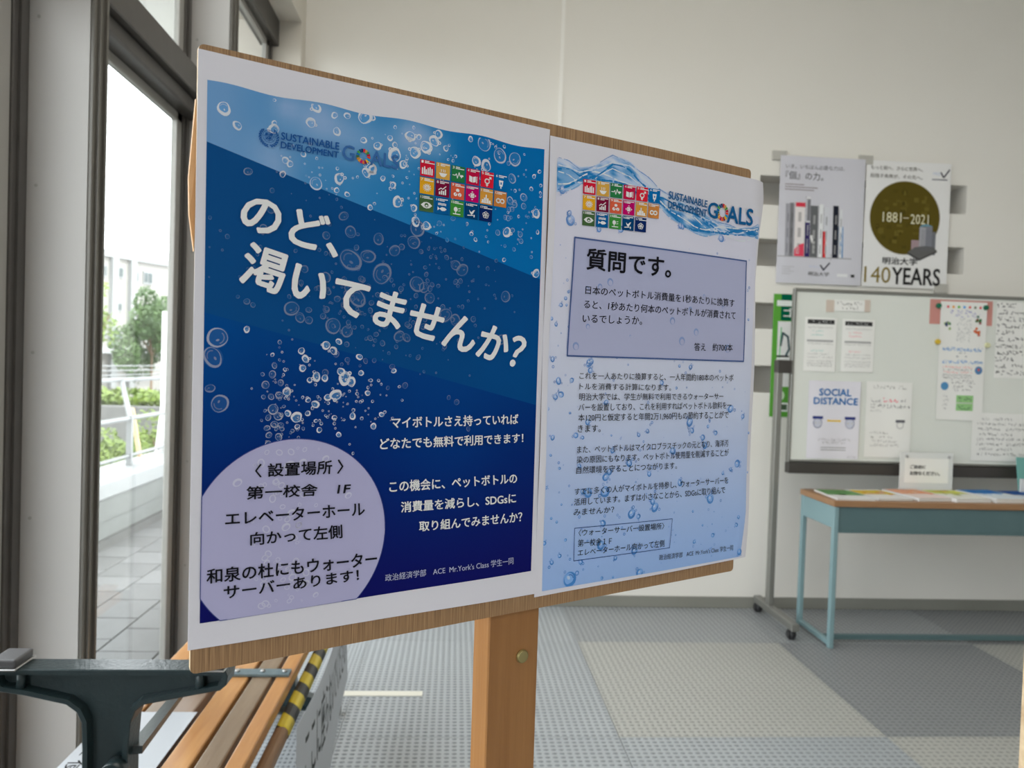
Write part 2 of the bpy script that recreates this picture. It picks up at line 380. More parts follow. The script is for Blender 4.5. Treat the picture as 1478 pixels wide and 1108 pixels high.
# window side: beam over the bays, far return, then the bays
bx('wall_left', M['beige'], (XG - .2, XW, YR, YB + .2, 3.062, ZC), kind='structure')
bx('trim_8', M['beige'], (XG - .2, XW, 4.15, YB + .2, 0, 3.062), kind='structure')
FY = [1.88 + (1.06) * k for k in range(-5, 1)] + [2.945]
n_ = 0
for y in FY:
    n_ += 1
    t = MB().box(XG - .03, XW - .012, y, y + .07, 0, 3.062).build('trim_%d' % n_, M['panel'], kind='structure')
    e = MB(); e.box(XW - .012, XW, y - .0, y + .07, 0, 3.062, bev=.003)
    e.box(XW - .0, XW + .006, y + .012, y + .02, 0, 3.062); e.box(XW, XW + .006, y + .045, y + .055, 0, 3.062)
    e.build('edge_strip', M['strip'], t)
    if y > 1:
        for z in [.16 + .385 * k for k in range(8)]:
            MB().cyl((XG + .022, y - .0015, z), (XG + .022, y + .001, z), .004, 10).build('screw', M['frame_light'], t)
ends = [(FY[i] + .07, FY[i + 1]) for i in range(len(FY) - 1)] + [(FY[-1] + .07, 4.15)] + [(YR, FY[0])]
for k, (ya, yb) in enumerate(ends, 1):
    wn = empty('window_%d' % k, (XG, (ya + yb) / 2, 0), kind='structure')
    fd = M['frame_dark']; fl = M['frame_light']
    b = MB()
    for y0, y1 in ((ya, ya + .065), (yb - .065, yb)):
        b.box(XG - .035, XG + .002, y0, y1, 0, 3.062, bev=.002); b.box(XG + .002, XG + .008, y0 + .02, y1 - .02, 0, 3.062)
    b.build('jamb', fd, wn)
    b = MB().box(XG - .06, XG + .035, ya, yb, 2.93, 3.062, bev=.004).box(XG - .06, XG + .03, ya, yb, 0, .07, bev=.004)
    b.build('head_and_sill_rail', fd, wn)
    b = MB().box(XG - .06, XG + .075, ya, yb, 2.225, 2.32, bev=.004).box(XG - .06, XG + .05, ya, yb, 2.175, 2.225, bev=.006)
    b.build('transom', fd, wn)
    b = MB()
    for z0, z1 in ((.07, 2.175), (2.32, 2.93)):
        a0, a1 = ya + .065, yb - .065
        b.box(XG - .024, XG - .003, a0, a0 + .05, z0, z1, bev=.002).box(XG - .024, XG - .003, a1 - .045, a1, z0, z1, bev=.002)
        b.box(XG - .024, XG - .003, a0, a1, z0, z0 + .035, bev=.002).box(XG - .024, XG - .003, a0, a1, z1 - .03, z1, bev=.002)
    b.build('sash', fl, wn)
    for z0, z1 in ((.105, 2.145), (2.355, 2.90)):
        MB().box(XG - .017, XG - .013, ya + .115, yb - .110, z0, z1).build('pane', M['glass'], wn)
# ------------------------------------------------------------------ outdoors
bx('trim_10', mat('eave_paint', (.40, .40, .37), .8), (-2.12, XG - .04, YR, 14, 3.30, 3.45), kind='structure', bev=.01)
pv = bx('terrace_floor', M['joint'], (-2.44, XG - .036, -6, 16, -.12, -.058), kind='structure')
py = -.0
pm = {}
for r in range(0, 26):
    for c in range(5):
        x0 = -1.04 - .28 * (c + 1) + .0; y0 = 3.2 + r * .31 - (.155 if c % 2 else 0)
        mm = M['paver'] if (r * 7 + c * 3 + r // 3) % 3 else M['paver_b']
        if mm.name not in pm: o = MB().box(.004, .276, .004, .306, 0, .012, bev=.002).build('paver', mm); pm[mm.name] = o.data
        else: o = bpy.data.objects.new('paver', pm[mm.name]); COL.objects.link(o)
        o.location = (x0, y0, -.058 + random.uniform(-.001, .001)); o.parent = pv
par = empty('terrace_parapet', (-2.5, 5, -.1), kind='structure')
MB().box(-2.72, -2.44, -6, 16, -.3, .30).build('parapet_wall', M['concrete'], par)
MB().box(-2.439, -2.425, -6, 16, .14, .30).build('parapet_lip', M['concrete'], par)
MB().box(-2.44, -2.40, -6, 16, -.058, .012).build('foot_shade_band', M['concrete_dark'], par)  # dark strip standing in for the shadow along the parapet foot
MB().box(-2.78, -2.40, -6, 16, .30, .42, bev=.01).build('parapet_cap', M['cap'], par)
rl = empty('terrace_railing', (-2.6, 6, .42), label='galvanised railing with slanted upper rail on the white parapet outside the window', cat='railing')
XL = -2.6
yp = [atX(187, 640, XL).y + 1.35 * k for k in range(-3, 6)]
for y in yp:
    MB().bar((XL, y, .40), (XL, y, .82), .04, .04, (0, 1, 0)).build('post', M['rail'], rl)
    MB().bar((XL, y, .80), (XL - .30, y + .55, 1.09), .035, .035).build('brace', M['rail'], rl)
MB().cyl((XL, -6, .80), (XL, 16, .80), .018, 8).build('rail', M['rail'], rl)
MB().cyl((XL, -6, .50), (XL, 16, .50), .014, 8).build('rail', M['rail'], rl)
MB().cyl((XL - .30, -6, 1.09), (XL - .30, 16, 1.09), .02, 8).build('rail', M['rail'], rl)
for dz in (1.13, 1.17, 1.21): MB().cyl((XL - .34, -6, dz), (XL - .30, 16, dz), .005, 6).build('wire', M['rail'], rl)
pp = atX(237, 560, XL - .1)
o = MB().cyl((XL - .1, pp.y, .40), (XL - .1, pp.y, 1.72), .03, 12).cyl((XL - .1, pp.y, .95), (XL - .1, pp.y - .17, .42), .014, 8).build('drain_pole', M['white'])
tag(o, 'slender white pole with a short prop standing on the parapet outside the window', 'pole')
pw_ = atX(190, 620, XL - .15)
o = MB().bar((XL - .15, pw_.y, .85), (XL - .15, pw_.y + .2, .38), .03, .03).build('timber_prop', M['ply_edge']); tag(o, 'thin leaning timber prop behind the terrace railing', 'prop')
bx('outside_ground', M['ground'], (-80, XG - 3.5, -30, 90, -3.3, -3.0), kind='structure')
def leaves(name, centre, rad, n, size, mt, seed, parent=None):
    R = random.Random(seed); v = []; f = []
    blobs = [(Vector((R.gauss(0, .42) * rad[0], R.gauss(0, .42) * rad[1], R.gauss(0, .38) * rad[2])), R.uniform(.28, .5)) for _ in range(16)]
    for i in range(n):
        c, r = R.choice(blobs); d = Vector((R.gauss(0, 1), R.gauss(0, 1), R.gauss(0, 1))).normalized() * (r * R.uniform(.75, 1.05))
        p = Vector(centre) + c + Vector((d.x * rad[0], d.y * rad[1], d.z * rad[2]))
        a = Vector((R.gauss(0, 1), R.gauss(0, 1), R.gauss(0, .6))).normalized(); b_ = a.orthogonal().normalized(); s = size * R.uniform(.6, 1.3)
        k = len(v); v += [tuple(p - a * s), tuple(p - b_ * s * .45), tuple(p + a * s), tuple(p + b_ * s * .45)]; f.append((k, k + 1, k + 2, k + 3))
    me = bpy.data.meshes.new(name); me.from_pydata(v, [], f); me.materials.append(mt)
    o = bpy.data.objects.new(name, me); COL.objects.link(o); attach(o, parent); return o
def tree(name, px, py, Y, rad, n, size, mt, seed, label, cat='tree', gz=-3.0):
    c = atY(px, py, Y); t = empty(name, (c.x, c.y, gz), label, cat)
    leaves('foliage', c, rad, n, size, mt, seed, t)
    b = MB().cyl((c.x, c.y, gz), (c.x, c.y, c.z), .03 * max(rad) + .04, 8, .02)
    for k in range(5):
        a = 2.4 * k; b.cyl((c.x, c.y, c.z - rad[2] * .6), (c.x + math.cos(a) * rad[0] * .6, c.y + math.sin(a) * rad[1] * .6, c.z + rad[2] * .2), .03, 6, .01)
    b.build('trunk', M['bark'], t); return t
tree('round_shrub', 150, 668, 11, (.5, .5, .5), 5000, .035, M['leaf'], 1, 'bright yellow-green shrub just beyond the parapet, left of the railing post', 'shrub')
tree('round_shrub', 229, 640, 12.5, (.5, .5, .62), 5000, .035, M['leaf'], 2, 'bright green shrub beyond the parapet, right of the railing post', 'shrub')
tree('broadleaf_tree', 220, 478, 24, (.85, .85, 1.2), 7000, .07, M['leaf_dark'], 3, 'dark green leafy tree in front of the white school building')
tree('young_tree', 142, 462, 17, (.38, .38, .6), 500, .06, M['leaf'], 4, 'thin young tree with pale green sprays at the window edge')
# retaining wall and grass bank
rw = bx('retaining_wall', M['concrete_dark'], (-30, -2.9, 19.4, 19.9, -3, atY(190, 585, 20).z), kind='structure')
gb = leaves('grass_bank', (-12, 20.4, atY(190, 577, 20).z), (9, .3, .35), 9000, .1, M['leaf'], 9); tag(gb, 'strip of yellow-green grass along the top of the retaining wall', 'grass', kind='stuff')
bx('road', M['ground'], (-40, -2.9, 20.5, 60, -2.2, atY(190, 585, 20).z - .15), kind='structure')
# school building across the road
pa = atY(147, 369, 30); pb = atY(236, 385, 32.6); d2 = Vector((pb.x - pa.x, pb.y - pa.y, 0)).normalized(); nb = Vector((d2.y, -d2.x, 0))
if nb.dot(EYE - pa) < 0: nb = -nb
sb = empty('school_building', (pa.x, pa.y, -3), 'white three-storey building with small windows across the road', 'building')
L0 = pa - d2 * 14; L1 = pb + d2 * 3.2; zt = pa.z
def wallbox(p, q, z0, z1, dep, name, m, out=0):
    p = Vector((p.x, p.y, 0)) + nb * out; q = Vector((q.x, q.y, 0)) + nb * out
    b = MB(); b.prism([(p.x, p.y, z0), (q.x, q.y, z0), (q.x, q.y, z1), (p.x, p.y, z1)], -nb * dep); return b.build(name, m, sb)
wallbox(L0, L1, -3, zt, 8, 'wall', M['bwall']); wallbox(L0 - d2 * .2, L1 + d2 * .2, zt, zt + .25, 8.3, 'roof_edge', M['cap'], .15)
def fac(px, py): return hit(px, py, pa, nb)
for x0, x1, y0, y1 in [(147, 153, 381, 400), (161, 177, 383, 402), (191, 199, 390, 408), (206, 219, 391, 411), (161, 175, 435, 450), (191, 199, 436, 452), (159, 175, 478, 490), (147, 153, 478, 488), (206, 219, 437, 452)]:
    p, q = fac(x0, y0), fac(x1, y1); u0 = (p - pa).dot(d2); u1 = (q - pa).dot(d2)
    z1, z0 = p.z, q.z
    A = pa + d2 * u0; B = pa + d2 * u1
    f = wallbox(A, B, z0, z1, .1, 'window_frame', M['cap'], .06)
    pn = MB(); e_ = d2 * .05 * (1 if u1 > u0 else -1); A2 = A + e_ + nb * .08; B2 = B - e_ + nb * .08
    mid = (A2 + B2) / 2
    for s0, s1 in ((A2, mid - e_ * .5), (mid + e_ * .5, B2)):
        pn.prism([(s0.x, s0.y, z0 + .06), (s1.x, s1.y, z0 + .06), (s1.x, s1.y, z1 - .06), (s0.x, s0.y, z1 - .06)], -nb * .03)
    pn.build('pane', M['bwin'], f)
for k, (px_, w_) in enumerate([(157, 1.5), (184, 2)]):
    p = fac(px_, 440); A = pa + d2 * (p - pa).dot(d2); wallbox(A, A + d2 * .25, 0, zt, .3, 'pilaster', M['cap'], .2)
p = fac(147, 505); q = fac(200, 520)
wallbox(L0, pa + d2 * (fac(214, 500) - pa).dot(d2), fac(160, 506).z - .1, fac(160, 506).z + .12, 1.2, 'canopy', M['cap'], 1.1)
fl_ = bx('far_tower', mat('far_tower_paint', (.45, .55, .66), .8), (-33, -29.3, 78, 84, -3, atY(232, 364, 80).z)); tag(fl_, 'distant pale blue building just above the roof line outside', 'building')
# ---- measured layout of the print on the two posters (mm on the board)
TEXT1=[
 ('のど、',[27.3, 319.3, 100.9, 304.3, 34.3, 346.1, 107.9, 331.2],'w',0.03),
 ('渇いてませんか？',[28.2, 280.6, 270.6, 219.8, 35.6, 309.6, 281.0, 250.4],'w',0.03),
 ('〈 設置場所 〉',[42.4, 139.2, 109.9, 137.9, 42.2, 148.8, 110.3, 148.7],'k',0.02),
 ('第一校舎\u30001F',[36.5, 123.4, 115.5, 121.5, 36.3, 132.9, 116.9, 130.1],'k',0.02),
 ('エレベーターホール',[21.8, 105.9, 129.0, 103.2, 21.7, 115.0, 128.3, 113.8],'k',0.02),
 ('向かって左側',[39.8, 89.3, 110.6, 87.0, 39.6, 98.7, 109.9, 97.7],'k',0.02),
 ('和泉の杜にもウォーター',[9.7, 65.0, 140.5, 61.3, 9.6, 75.4, 139.7, 73.1],'k',0.02),
 ('サーバーあります！',[21.6, 52.2, 125.2, 51.5, 21.5, 61.7, 124.5, 60.4],'k',0.02),
 ('マイボトルさえ持っていれば',[150.2, 171.9, 272.9, 172.1, 149.9, 181.0, 272.6, 181.1],'w',0.02),
 ('どなたでも無料で利用できます！',[140.8, 155.0, 279.0, 155.2, 140.6, 164.1, 278.7, 163.8],'w',0.02),
 ('この機会に、ペットボトルの',[149.8, 119.9, 273.6, 119.0, 149.5, 129.1, 272.8, 128.1],'w',0.02),
 ('消費量を減らし、SDGsに',[160.5, 102.6, 273.0, 101.2, 160.2, 111.3, 272.6, 110.3],'w',0.02),
 ('取り組んでみませんか？',[177.4, 85.3, 280.5, 83.4, 177.1, 93.7, 280.1, 93.0],'w',0.02),
 ("政治経済学部\u3000ACE  Mr.York's Class 学生一同",[148.0, 47.2, 272.4, 45.9, 147.8, 53.0, 272.1, 52.3],'g',0.005),
 ('SUSTAINABLE',[57.1, 385.8, 101.1, 385.4, 57.2, 391.0, 101.2, 390.8],'b',0.02),
 ('DEVELOPMENT',[57.0, 379.6, 100.7, 379.2, 57.1, 384.4, 100.9, 383.9],'b',0.02),
 ('G',[104.0, 379.1, 113.3, 378.9, 104.0, 389.9, 113.4, 390.0],'f',0.02),
 ('ALS',[126.5, 378.6, 149.8, 378.0, 126.5, 389.2, 150.0, 388.7],'f',0.02),
]
TEXT2=[
 ('SUSTAINABLE',[443.5, 393.6, 499.1, 391.6, 444.0, 401.1, 499.7, 398.7],'n',0.02),
 ('DEVELOPMENT',[443.4, 384.2, 499.0, 381.8, 443.6, 391.4, 499.2, 389.3],'n',0.02),
 ('G',[501.3, 382.6, 516.0, 382.0, 501.1, 397.7, 515.7, 397.7],'n',0.03),
 ('ALS',[531.0, 380.2, 571.9, 381.2, 530.6, 397.5, 571.8, 398.7],'n',0.03),
 ('質問です。',[342.6, 315.1, 449.4, 315.0, 342.8, 334.6, 450.2, 335.4],'k',0.02),
 ('日本のペットボトル消費量を1秒あたりに換算す',[342.6, 292.2, 548.1, 291.4, 342.8, 300.0, 547.5, 299.9],'k',0.008),
 ('ると、1秒あたり何本のペットボトルが消費されて',[341.6, 278.9, 550.0, 278.2, 342.0, 286.9, 550.2, 286.7],'k',0.008),
 ('いるでしょうか。',[341.1, 265.6, 413.8, 266.6, 341.3, 273.2, 413.4, 274.6],'k',0.008),
 ('答え\u3000約700本',[488.1, 242.9, 547.6, 243.7, 487.6, 251.1, 547.1, 252.0],'k',0.008),
 ('これを一人あたりに換算すると、一人年間約180本のペットボ',[340.0, 212.6, 551.7, 211.3, 340.2, 219.1, 551.1, 219.1],'k',0.005),
 ('トルを消費する計算になります。',[340.4, 202.7, 457.8, 201.3, 340.6, 209.1, 457.4, 208.2],'k',0.005),
 ('明治大学では、学生が無料で利用できるウォーターサー',[340.4, 192.5, 537.3, 191.6, 340.3, 199.6, 536.9, 198.7],'k',0.005),
 ('バーを設置しており、これを利用すればペットボトル飲料を一',[339.8, 182.6, 551.2, 181.4, 340.0, 189.7, 550.6, 189.3],'k',0.005),
 ('本120円と仮定すると年間2万1,960円もの節約することがで',[339.9, 172.7, 547.3, 170.7, 339.9, 179.9, 546.8, 179.1],'k',0.005),
 ('きます。',[339.6, 162.6, 367.1, 162.1, 339.6, 169.6, 367.0, 169.1],'k',0.005),
 ('また、ペットボトルはマイクロプラスチックの元となり、海洋汚',[339.5, 142.9, 549.3, 140.2, 339.4, 149.9, 549.5, 147.9],'k',0.005),
 ('染の原因にもなります。ペットボトル使用量を削減することが',[339.4, 133.3, 550.7, 129.8, 339.3, 140.2, 550.1, 137.7],'k',0.005),
 ('自然環境を守ることにつながります。',[339.3, 123.5, 470.2, 120.7, 339.5, 130.4, 469.8, 128.0],'k',0.005),
 ('すでに多くの人がマイボトルを持参し、ウォーターサーバーを',[338.1, 103.4, 551.2, 99.6, 338.3, 110.1, 550.7, 107.4],'k',0.005),
 ('活用しています。まずは小さなことから、SDGsに取り組んで',[338.0, 93.4, 546.6, 89.3, 338.2, 100.1, 546.1, 97.1],'k',0.005),
 ('みませんか？',[338.2, 83.8, 386.9, 82.8, 338.4, 90.2, 386.9, 88.8],'k',0.005),
 ('〈ウォーターサーバー設置場所〉',[345.1, 63.4, 454.9, 59.7, 345.3, 70.1, 454.5, 66.5],'k',0.005),
 ('第一校舎１Ｆ',[345.0, 53.3, 386.2, 51.4, 345.3, 60.2, 386.2, 58.3],'k',0.005),
 ('エレベーターホール向かって左側',[345.4, 44.3, 456.5, 41.2, 345.7, 50.6, 456.1, 48.8],'k',0.005),
 ("政治経済学部\u3000ACE  Mr.York's Class 学生一同",[450.5, 27.6, 563.1, 25.0, 450.2, 33.5, 562.7, 30.9],'d',0.003),
]
BG1=[[5.4, 37.1], [293.3, 36.0], [8.2, 417.5], [292.6, 415.2]]
BAND1=[[9.1, 374.6], [57.3, 361.4], [120.7, 346.1], [186.5, 327.9], [290.3, 303.3]]
BAND2=[[9.5, 256.7], [83.2, 241.6], [131.7, 232.2], [213.6, 207.7], [289.8, 189.6]]
CIRC=[[76.1, 166.2], [148.3, 93.5], [122.1, 36.3], [7.4, 129.1], [20.9, 36.9]]
TILES1=[[168.6, 347.5], [253.8, 345.9], [168.5, 389.8], [254.7, 388.9]]
TILES2=[[335.5, 354.6], [431.6, 356.5], [335.6, 398.1], [433.5, 401.6]]
EMBLEM=[[48.4, 385.9], [55.4, 386.0]]
WHEEL1=[[120.6, 383.7], [126.6, 383.8]]
WHEEL2=[[523.4, 389.7], [532.8, 389.9]]
BOXA=[[325.3, 234.2], [566.5, 233.3], [328.1, 343.1], [565.7, 342.4]]
BOXB=[[341.2, 40.2], [464.4, 39.2], [340.5, 71.6], [466.2, 69.3]]
PAP1=[[-2.1, 18.3], [296.8, 16.8], [-0.3, 437.4], [298.3, 436.4]]
PAP2=[[297.7, 11.3], [588.1, 13.7], [298.6, 430.9], [593.0, 431.6]]
PAP2R=[[588.1, 13.7], [592.2, 57.4], [591.9, 111.6], [588.8, 234.6], [584.5, 321.2], [590.0, 375.8], [599.4, 415.3], [593.0, 431.6]]
PRINT2R=[[576.5, 15.1], [584.7, 63.6], [583.1, 172.8], [581.4, 265.2], [584.3, 356.9], [588.1, 385.5]]
PRINT2L=[[306.2, 16.0], [304.2, 178.6], [305.2, 305.1], [306.1, 412.4]]
WAVE_T=[[306.5, 412.0], [319.3, 412.4], [332.5, 407.9], [348.4, 411.4], [359.0, 417.2], [371.1, 424.8], [382.4, 424.1], [392.5, 422.5], [404.5, 415.7], [416.7, 409.9], [430.7, 401.9], [447.8, 398.7], [463.8, 396.3], [480.2, 392.7], [500.5, 384.8], [524.8, 378.3], [549.7, 376.3], [571.3, 379.9], [588.8, 385.5]]
WAVE_B=[[307.3, 381.9], [320.4, 385.7], [335.8, 393.6], [349.0, 398.0], [368.2, 398.2], [388.2, 395.0], [402.9, 390.5], [417.9, 387.0], [431.6, 385.4], [449.2, 374.2], [465.4, 368.1], [481.9, 364.1], [501.9, 362.8], [525.6, 366.5], [550.1, 370.3], [572.0, 369.0], [587.0, 368.1]]
GRAIN=[[253.8, 1.2], [309.3, -0.1], [308.4, -153.1], [253.7, -138.0], [286.1, -43.5], [294.6, -45.1]]
BUB1=[[16.8, 400.4, 4.72, 1], [26.3, 390.2, 3.36, 0.8], [52.2, 392.4, 3.99, 0.9], [52.2, 396.8, 1.99, 0.9], [82.8, 414.2, 4.16, 1], [79.3, 401.8, 3.62, 0.9], [121.3, 413.7, 6.03, 1], [127.6, 414.4, 2.21, 1], [107.3, 412.1, 2.69, 0.9], [97.4, 410.8, 2.65, 0.9], [99.3, 399.2, 3.2, 0.8], [120.6, 396.1, 2.74, 1], [123.5, 371.6, 3.87, 1], [129.2, 375.1, 3.34, 1], [102.3, 364.3, 4.3, 0.9], [100.3, 355.1, 2.14, 1], [108.7, 353.1, 2.17, 1], [127.6, 345.4, 2.23, 1], [84.0, 358.0, 5.24, 0.7], [60.7, 371.3, 2.53, 0.8], [64.3, 369.4, 2.54, 0.8], [74.0, 378.0, 2.06, 0.8], [58.9, 361.0, 2.53, 0.8], [34.1, 359.3, 3.41, 0.35], [159.9, 406.1, 4.62, 1], [167.3, 406.3, 2.33, 1], [173.7, 399.7, 5.3, 1], [164.0, 393.6, 4.65, 1], [181.1, 405.4, 4.75, 1], [184.8, 411.6, 3.58, 1], [142.6, 401.5, 2.26, 1], [146.9, 396.8, 2.27, 0.8], [132.2, 393.8, 3.35, 1], [147.1, 388.7, 5.69, 1], [154.5, 382.8, 3.45, 1], [127.5, 375.4, 4.44, 1], [137.5, 369.4, 2.25, 1], [145.9, 365.1, 2.85, 1], [192.2, 401.6, 2.41, 0.8], [215.5, 413.0, 2.48, 1], [229.2, 411.8, 6.94, 0.6], [245.5, 404.5, 7.09, 0.6], [261.3, 404.1, 6.57, 0.6], [259.0, 387.0, 4.6, 0.5], [221.5, 396.0, 4.38, 1], [231.9, 393.6, 5.08, 0.9], [150.5, 352.6, 4.59, 1], [164.6, 349.5, 2.93, 1], [166.8, 339.2, 4.11, 1], [176.2, 336.9, 3.57, 1], [255.0, 340.3, 4.59, 1], [286.0, 360.3, 4.08, 1], [282.4, 392.2, 2.02, 1], [288.3, 397.4, 2.04, 1], [257.6, 367.6, 3.94, 0.6], [272.0, 372.5, 4.01, 0.6], [279.9, 380.9, 2.02, 0.9], [218.9, 334.7, 1.88, 1], [223.1, 330.5, 1.9, 1], [253.1, 316.1, 1.97, 1], [288.2, 306.9, 4.11, 1], [288.2, 343.9, 2.05, 1], [34.9, 247.0, 2.47, 1], [104.6, 240.2, 2.73, 1], [94.7, 237.2, 3.23, 1], [100.3, 233.1, 3.26, 0.9], [121.9, 228.8, 2.8, 1], [75.4, 232.5, 2.63, 0.9], [78.7, 226.3, 3.17, 1], [76.7, 219.5, 2.63, 1], [87.5, 213.3, 3.75, 1], [82.2, 210.6, 2.13, 1], [94.1, 212.2, 2.7, 1], [106.8, 217.2, 3.3, 1], [110.3, 212.3, 5.52, 1], [115.4, 209.1, 3.89, 1], [123.3, 216.2, 2.25, 1], [103.3, 198.9, 4.93, 1], [96.6, 197.3, 2.72, 1], [86.9, 192.1, 3.22, 1], [81.4, 195.3, 2.13, 0.9], [81.1, 185.3, 2.13, 1], [72.6, 182.3, 4.21, 1], [65.8, 185.6, 2.6, 1], [73.3, 175.5, 2.11, 1], [102.5, 181.7, 2.19, 1], [117.2, 182.5, 2.8, 1], [141.8, 183.1, 2.31, 1], [134.9, 173.8, 2.58, 1], [129.5, 200.4, 2.27, 1], [87.7, 179.4, 1.61, 1], [90.6, 172.4, 2.16, 1], [106.2, 168.1, 2.21, 1], [151.1, 218.2, 2.33, 1], [55.3, 221.2, 2.55, 0.5], [53.9, 214.6, 3.06, 0.5], [49.0, 206.9, 3.04, 0.5], [60.2, 208.4, 2.58, 0.5], [64.9, 201.7, 3.12, 1], [59.3, 199.2, 3.09, 0.6], [53.2, 198.2, 2.55, 0.5], [54.9, 188.9, 4.1, 0.6], [58.5, 183.7, 3.61, 0.6], [51.4, 182.8, 2.55, 0.5], [56.1, 177.6, 3.09, 0.6], [60.7, 176.9, 2.59, 0.5], [50.5, 175.1, 2.55, 0.6], [52.1, 169.9, 2.56, 0.6], [59.3, 168.1, 3.1, 0.6], [51.8, 163.3, 2.56, 0.6], [53.6, 228.9, 1.53, 0.8], [63.1, 218.3, 1.55, 0.9], [60.8, 231.1, 1.03, 0.9], [14.8, 240.3, 7.69, 0.45], [11.7, 226.5, 8.14, 0.35], [16.9, 193.5, 6.79, 0.35], [10.2, 204.4, 3.83, 0.3], [112.6, 303.6, 9.87, 0.22], [138.9, 295.0, 9.1, 0.22], [126.8, 307.6, 6.71, 0.2], [168.2, 333.7, 7.07, 0.25], [165.4, 322.3, 5.87, 0.22], [149.1, 314.0, 5.18, 0.2], [204.4, 307.2, 4.95, 0.22], [211.1, 303.7, 6.24, 0.22], [112.1, 324.9, 4.92, 0.2], [135.2, 322.0, 5.08, 0.2], [106.3, 336.4, 4.33, 0.2], [169.5, 289.0, 7.11, 0.2], [119.0, 274.6, 7.77, 0.22], [67.4, 263.7, 6.21, 0.25], [73.8, 257.3, 4.18, 0.22], [80.7, 255.6, 3.17, 0.2], [99.8, 252.2, 6.5, 0.22], [111.1, 248.4, 4.96, 0.22], [155.2, 246.2, 5.26, 0.22], [161.4, 245.3, 4.12, 0.2], [195.8, 265.0, 7.37, 0.2], [205.8, 261.4, 5.6, 0.2], [255.7, 284.4, 5.28, 0.22], [252.8, 246.7, 5.95, 0.2], [92.9, 320.2, 3.2, 0.2], [50.7, 335.8, 4.51, 0.2], [46.0, 320.2, 3.49, 0.2], [34.6, 266.9, 2.47, 0.25], [39.0, 264.7, 1.99, 0.25], [93.5, 288.8, 4.28, 0.2], [175.8, 286.7, 4.78, 0.2], [181.2, 278.5, 4.82, 0.2]]
